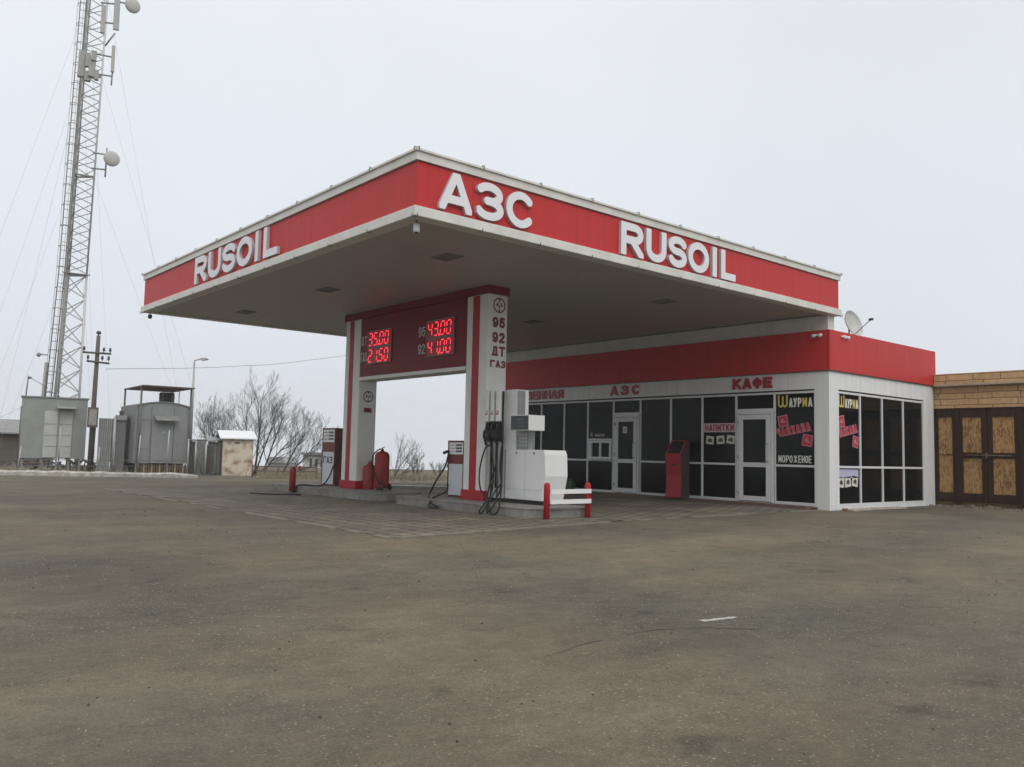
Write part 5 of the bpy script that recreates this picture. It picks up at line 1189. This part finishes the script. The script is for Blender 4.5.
mb = MB(); mb.tube([mp(48, 355), mp(38.5, 354.5, -.2)], .03, 5); mb.tube([mp(40, 353.5, -.2), mp(38, 356.5, -.2)], .09, 6); mb.build('small_antenna', MGD, mast)
# guy wires
Mi = mast.rotation_euler.to_matrix().inverted()
def gw(a, pxy, d):
    g_ = at(*pxy, d); g_ = Mi @ (g_ - Vector((pm.x, pm.y, 0))); mb = MB(); m_ = (Vector(a) + g_) / 2 - Vector((0, 0, .15)); mb.tube(cat_rom([a, m_, g_], 6), .0042, 4); mb.build('guy_wire', MGD, mast)
for lv in (20.2, 14.9):
    gw(leg_pt(0, lv), (-55, 469) if lv > 18 else (-40, 472), 38); gw(leg_pt(0, lv), (-10, 460), 52) if lv > 18 else None
    gw(leg_pt(1, lv), (215, 462) if lv > 18 else (200, 462), 46)
    gw(leg_pt(2, lv), (95, 463), 58)
gw(leg_pt(1, 24.5), (190, 462), 52); gw(leg_pt(0, 24), (-90, 470), 40); gw(leg_pt(2, 24), (112, 462), 60); gw(leg_pt(0, 9.7), (-12, 470), 40)

# overhead lines
def wire(name, lab, pts, r=.012):
    o = MB(); o.tube(cat_rom(pts, 8), r, 4); q = o.build(name, MGD); return tag(q, lab, 'cable')
pa = at(105, 369, 36.3); wire('power_line', 'single overhead power line running from the utility pole behind the canopy', [pa, at(230, 366.5, 44), at(345, 355.5, 52), at(600, 318, 75)])
wire('power_line', 'thin cable from the utility pole to the mast ladder at left', [at(84, 371, 36.3), at(60, 384, 39), at(20, 408, 39), at(-30, 431, 38)], .009)

# ------------------------------------------------------------------ bare trees
def bare_tree(name, lab, px, py, stems, seed, d=None, group='bare trees behind the shed', lev=3, r0=.075):
    rnd = random.Random(seed); p = gp(px, py) if d is None else at(px, py, d); o = thing(name, lab, 'tree', (p.x, p.y, 0), RZ, group)
    k = dist((p.x, p.y, 0)) / FPX; tr = MB(); cr = MB()
    def branch(a, dirn, ln, r, level):
        n = 6; pts = [a]; d_ = dirn.normalized(); rr = [r]
        for i in range(n):
            d_ = (d_ + Vector((rnd.gauss(0, .07), rnd.gauss(0, .07), (.0, .07, .06, .05, .04)[level]))).normalized()
            pts.append(pts[-1] + d_ * ln / n); rr.append(max(r * (1 - .78 * (i + 1) / n), .0035))
        (tr if level == 0 else cr).tube(pts, rr, 6 if level == 0 else (4 if level == 1 else 3), True, level == 0)
        if level >= lev: return
        m = (10, 7, 6, 3, 2)[level]
        for j in range(m):
            t = .16 + .82 * (j + rnd.random() * .8) / m; i = min(int(t * n), n - 1); q = pts[i].lerp(pts[i + 1], t * n - i)
            base = (pts[i + 1] - pts[i]).normalized(); ax = base.orthogonal().normalized(); ax.rotate(Matrix.Rotation(rnd.random() * 2 * pi, 3, base))
            an = rnd.uniform(.42, .80); nd = (base * cos(an) + ax * sin(an) + Vector((0, 0, .10))).normalized()
            branch(q, nd, ln * (rnd.uniform(.55, .85) if level == 0 else rnd.uniform(.40, .68)) * (1.0 - .55 * t), max(rr[i] * .50, .004), level + 1)
    for (dx, dz, lean_y, rs) in stems:     # tip offset in pixels right / up
        v = Vector((dx * k, lean_y, dz * k)); branch(Vector((rnd.uniform(-.06, .06), rnd.uniform(-.1, .1), 0)), v, v.length * 1.0, r0 * rs, 0)
    tr.build('trunk', BARK, o); cr.build('crown', BARK, o)
bare_tree('bare_tree', 'tall bare tree rising right behind the white roofed shed', 254, 474.5, [(5, 84, .2, .8), (-34, 62, .9, .55), (-17, 70, -.3, .55), (20, 66, .8, .6), (-46, 46, .9, .5)], 11, d=40.5)
bare_tree('bare_tree', 'bare tree leaning right from beside the shed wall', 260, 475, [(24, 60, -.3, .65), (42, 50, .6, .6)], 23, d=39.5)
bare_tree('bare_tree', 'bare tree leaning far right towards the old dispenser', 283, 477, [(24, 52, .2, .65), (42, 40, .8, .55), (48, 22, .4, .4)], 31)
bare_tree('bare_tree', 'small bare tree behind the shed roof on its left', 212, 475, [(-12, 52, .3, .5), (12, 46, .5, .5), (-2, 58, 0, .4)], 47, d=45.)
bare_tree('bare_shrub', 'leafless shrub beside the tall extinguisher at the yard edge', 392, 481, [(14, 32, .2, .35), (3, 42, .3, .3), (24, 20, -.3, .3)], 5, group='leafless shrubs at the yard edge', lev=2)
bare_tree('bare_shrub', 'leafless shrub in the gap midway between the columns', 415, 479, [(-7, 20, .2, .3), (5, 24, .1, .3), (9, 11, 0, .25), (-2, 34, .3, .22)], 6, group='leafless shrubs at the yard edge', lev=2)
bare_tree('bare_shrub', 'leafless shrub just left of the white gas dispenser', 437, 479, [(-6, 14, .2, .25), (6, 13, .2, .25), (9, 17, .3, .22)], 8, group='leafless shrubs at the yard edge', lev=2)

# ------------------------------------------------------------------ dry grass bank and weeds
def grass():
    mb = MB(); rnd = random.Random(3)
    def blades(n, fn, h0, h1, wd):
        for _ in range(n):
            c = fn(); h = rnd.uniform(h0, h1); a = rnd.random() * pi; q = Vector((cos(a), sin(a), 0)) * wd; lean = Vector((rnd.gauss(0, .25), rnd.gauss(0, .25), 0)) * h
            mb.add([c - q, c + q, c + lean * .5 + q * .6 + Vector((0, 0, h * .6)), c + lean + Vector((0, 0, h))], [(0, 1, 2), (0, 2, 3)])
    def strip(px0, px1, py0, py1, dd=0):
        def fn():
            p = gp(rnd.uniform(px0, px1), rnd.uniform(py0, py1)); return Vector((p.x, p.y, 0))
        return fn
    blades(5200, strip(366, 475, 476.2, 482), .12, .40, .009)
    blades(2300, strip(258, 345, 475.5, 479), .10, .36, .010)
    blades(1500, strip(-20, 200, 471.2, 473.2), .08, .30, .012)
    return mb
tag(grass().build('dry_grass', mat('dry grass', (.34, .31, .22), .9, c2=(.22, .205, .14), vscale=.6)), 'dry yellow grass along the far edge of the yard', 'grass', None, 'stuff')
# low earth bank under the grass
def bank(px0, px1, py0, py1, h):
    mb = MB(); n = 24; vs = []
    for i in range(n + 1):
        px = px0 + (px1 - px0) * i / n; a, b = gp(px, py1), gp(px, py0); hh = h * random.uniform(.7, 1.15) * min(1, 4 * i / n, 4 * (n - i) / n)
        vs += [Vector((a.x, a.y, -.02)), a.lerp(b, .35) + Vector((0, 0, hh)), a.lerp(b, .8) + Vector((0, 0, hh)), Vector((b.x, b.y, -.02))]
    mb.add(vs, [(4 * i + j, 4 * i + j + 1, 4 * i + j + 5, 4 * i + j + 4) for i in range(n) for j in range(3)]); return mb
EARTH = mat('dry earth', (.24, .215, .165), .95, c2=(.16, .145, .11), vscale=3)
tag(bank(352, 500, 475.6, 482.5, .22).build('earth_bank', EARTH), None, None, None, 'structure')
tag(bank(256, 350, 475.2, 478.6, .12).build('earth_bank', EARTH), None, None, None, 'structure')
# pale concrete strip at the far edge, seen between the islands
a, b = gp(350, 487.5), gp(520, 492); n_ = Vector((-(b - a).y, (b - a).x, 0)).normalized()
mb = MB(); mb.prism([(a.x, a.y), (b.x, b.y), (b.x + n_.x * .8, b.y + n_.y * .8), (a.x + n_.x * .8, a.y + n_.y * .8)], -.02, .10)
tag(mb.build('far_kerb', CONCL), None, None, None, 'structure')

# ================================================================== HAZE
hz_ = MB(); hz_.box(-700, 700, -700, 700, -34., 34.)
ho = hz_.build('haze', MATS['concrete']); tag(ho, 'thin grey fog over the yard', 'fog', None, 'stuff')
hm = bpy.data.materials.new('fog'); hm.use_nodes = True; t = hm.node_tree; t.nodes.remove(t.nodes['Principled BSDF'])
pvn = t.nodes.new('ShaderNodeVolumePrincipled'); pvn.inputs['Color'].default_value = (.96, .97, .98, 1); pvn.inputs['Density'].default_value = .0009; pvn.inputs['Anisotropy'].default_value = .2
t.links.new(pvn.outputs[0], t.nodes['Material Output'].inputs['Volume']); ho.data.materials.clear(); ho.data.materials.append(hm)

for o in bpy.data.objects:
    if '_d' in o: del o['_d']
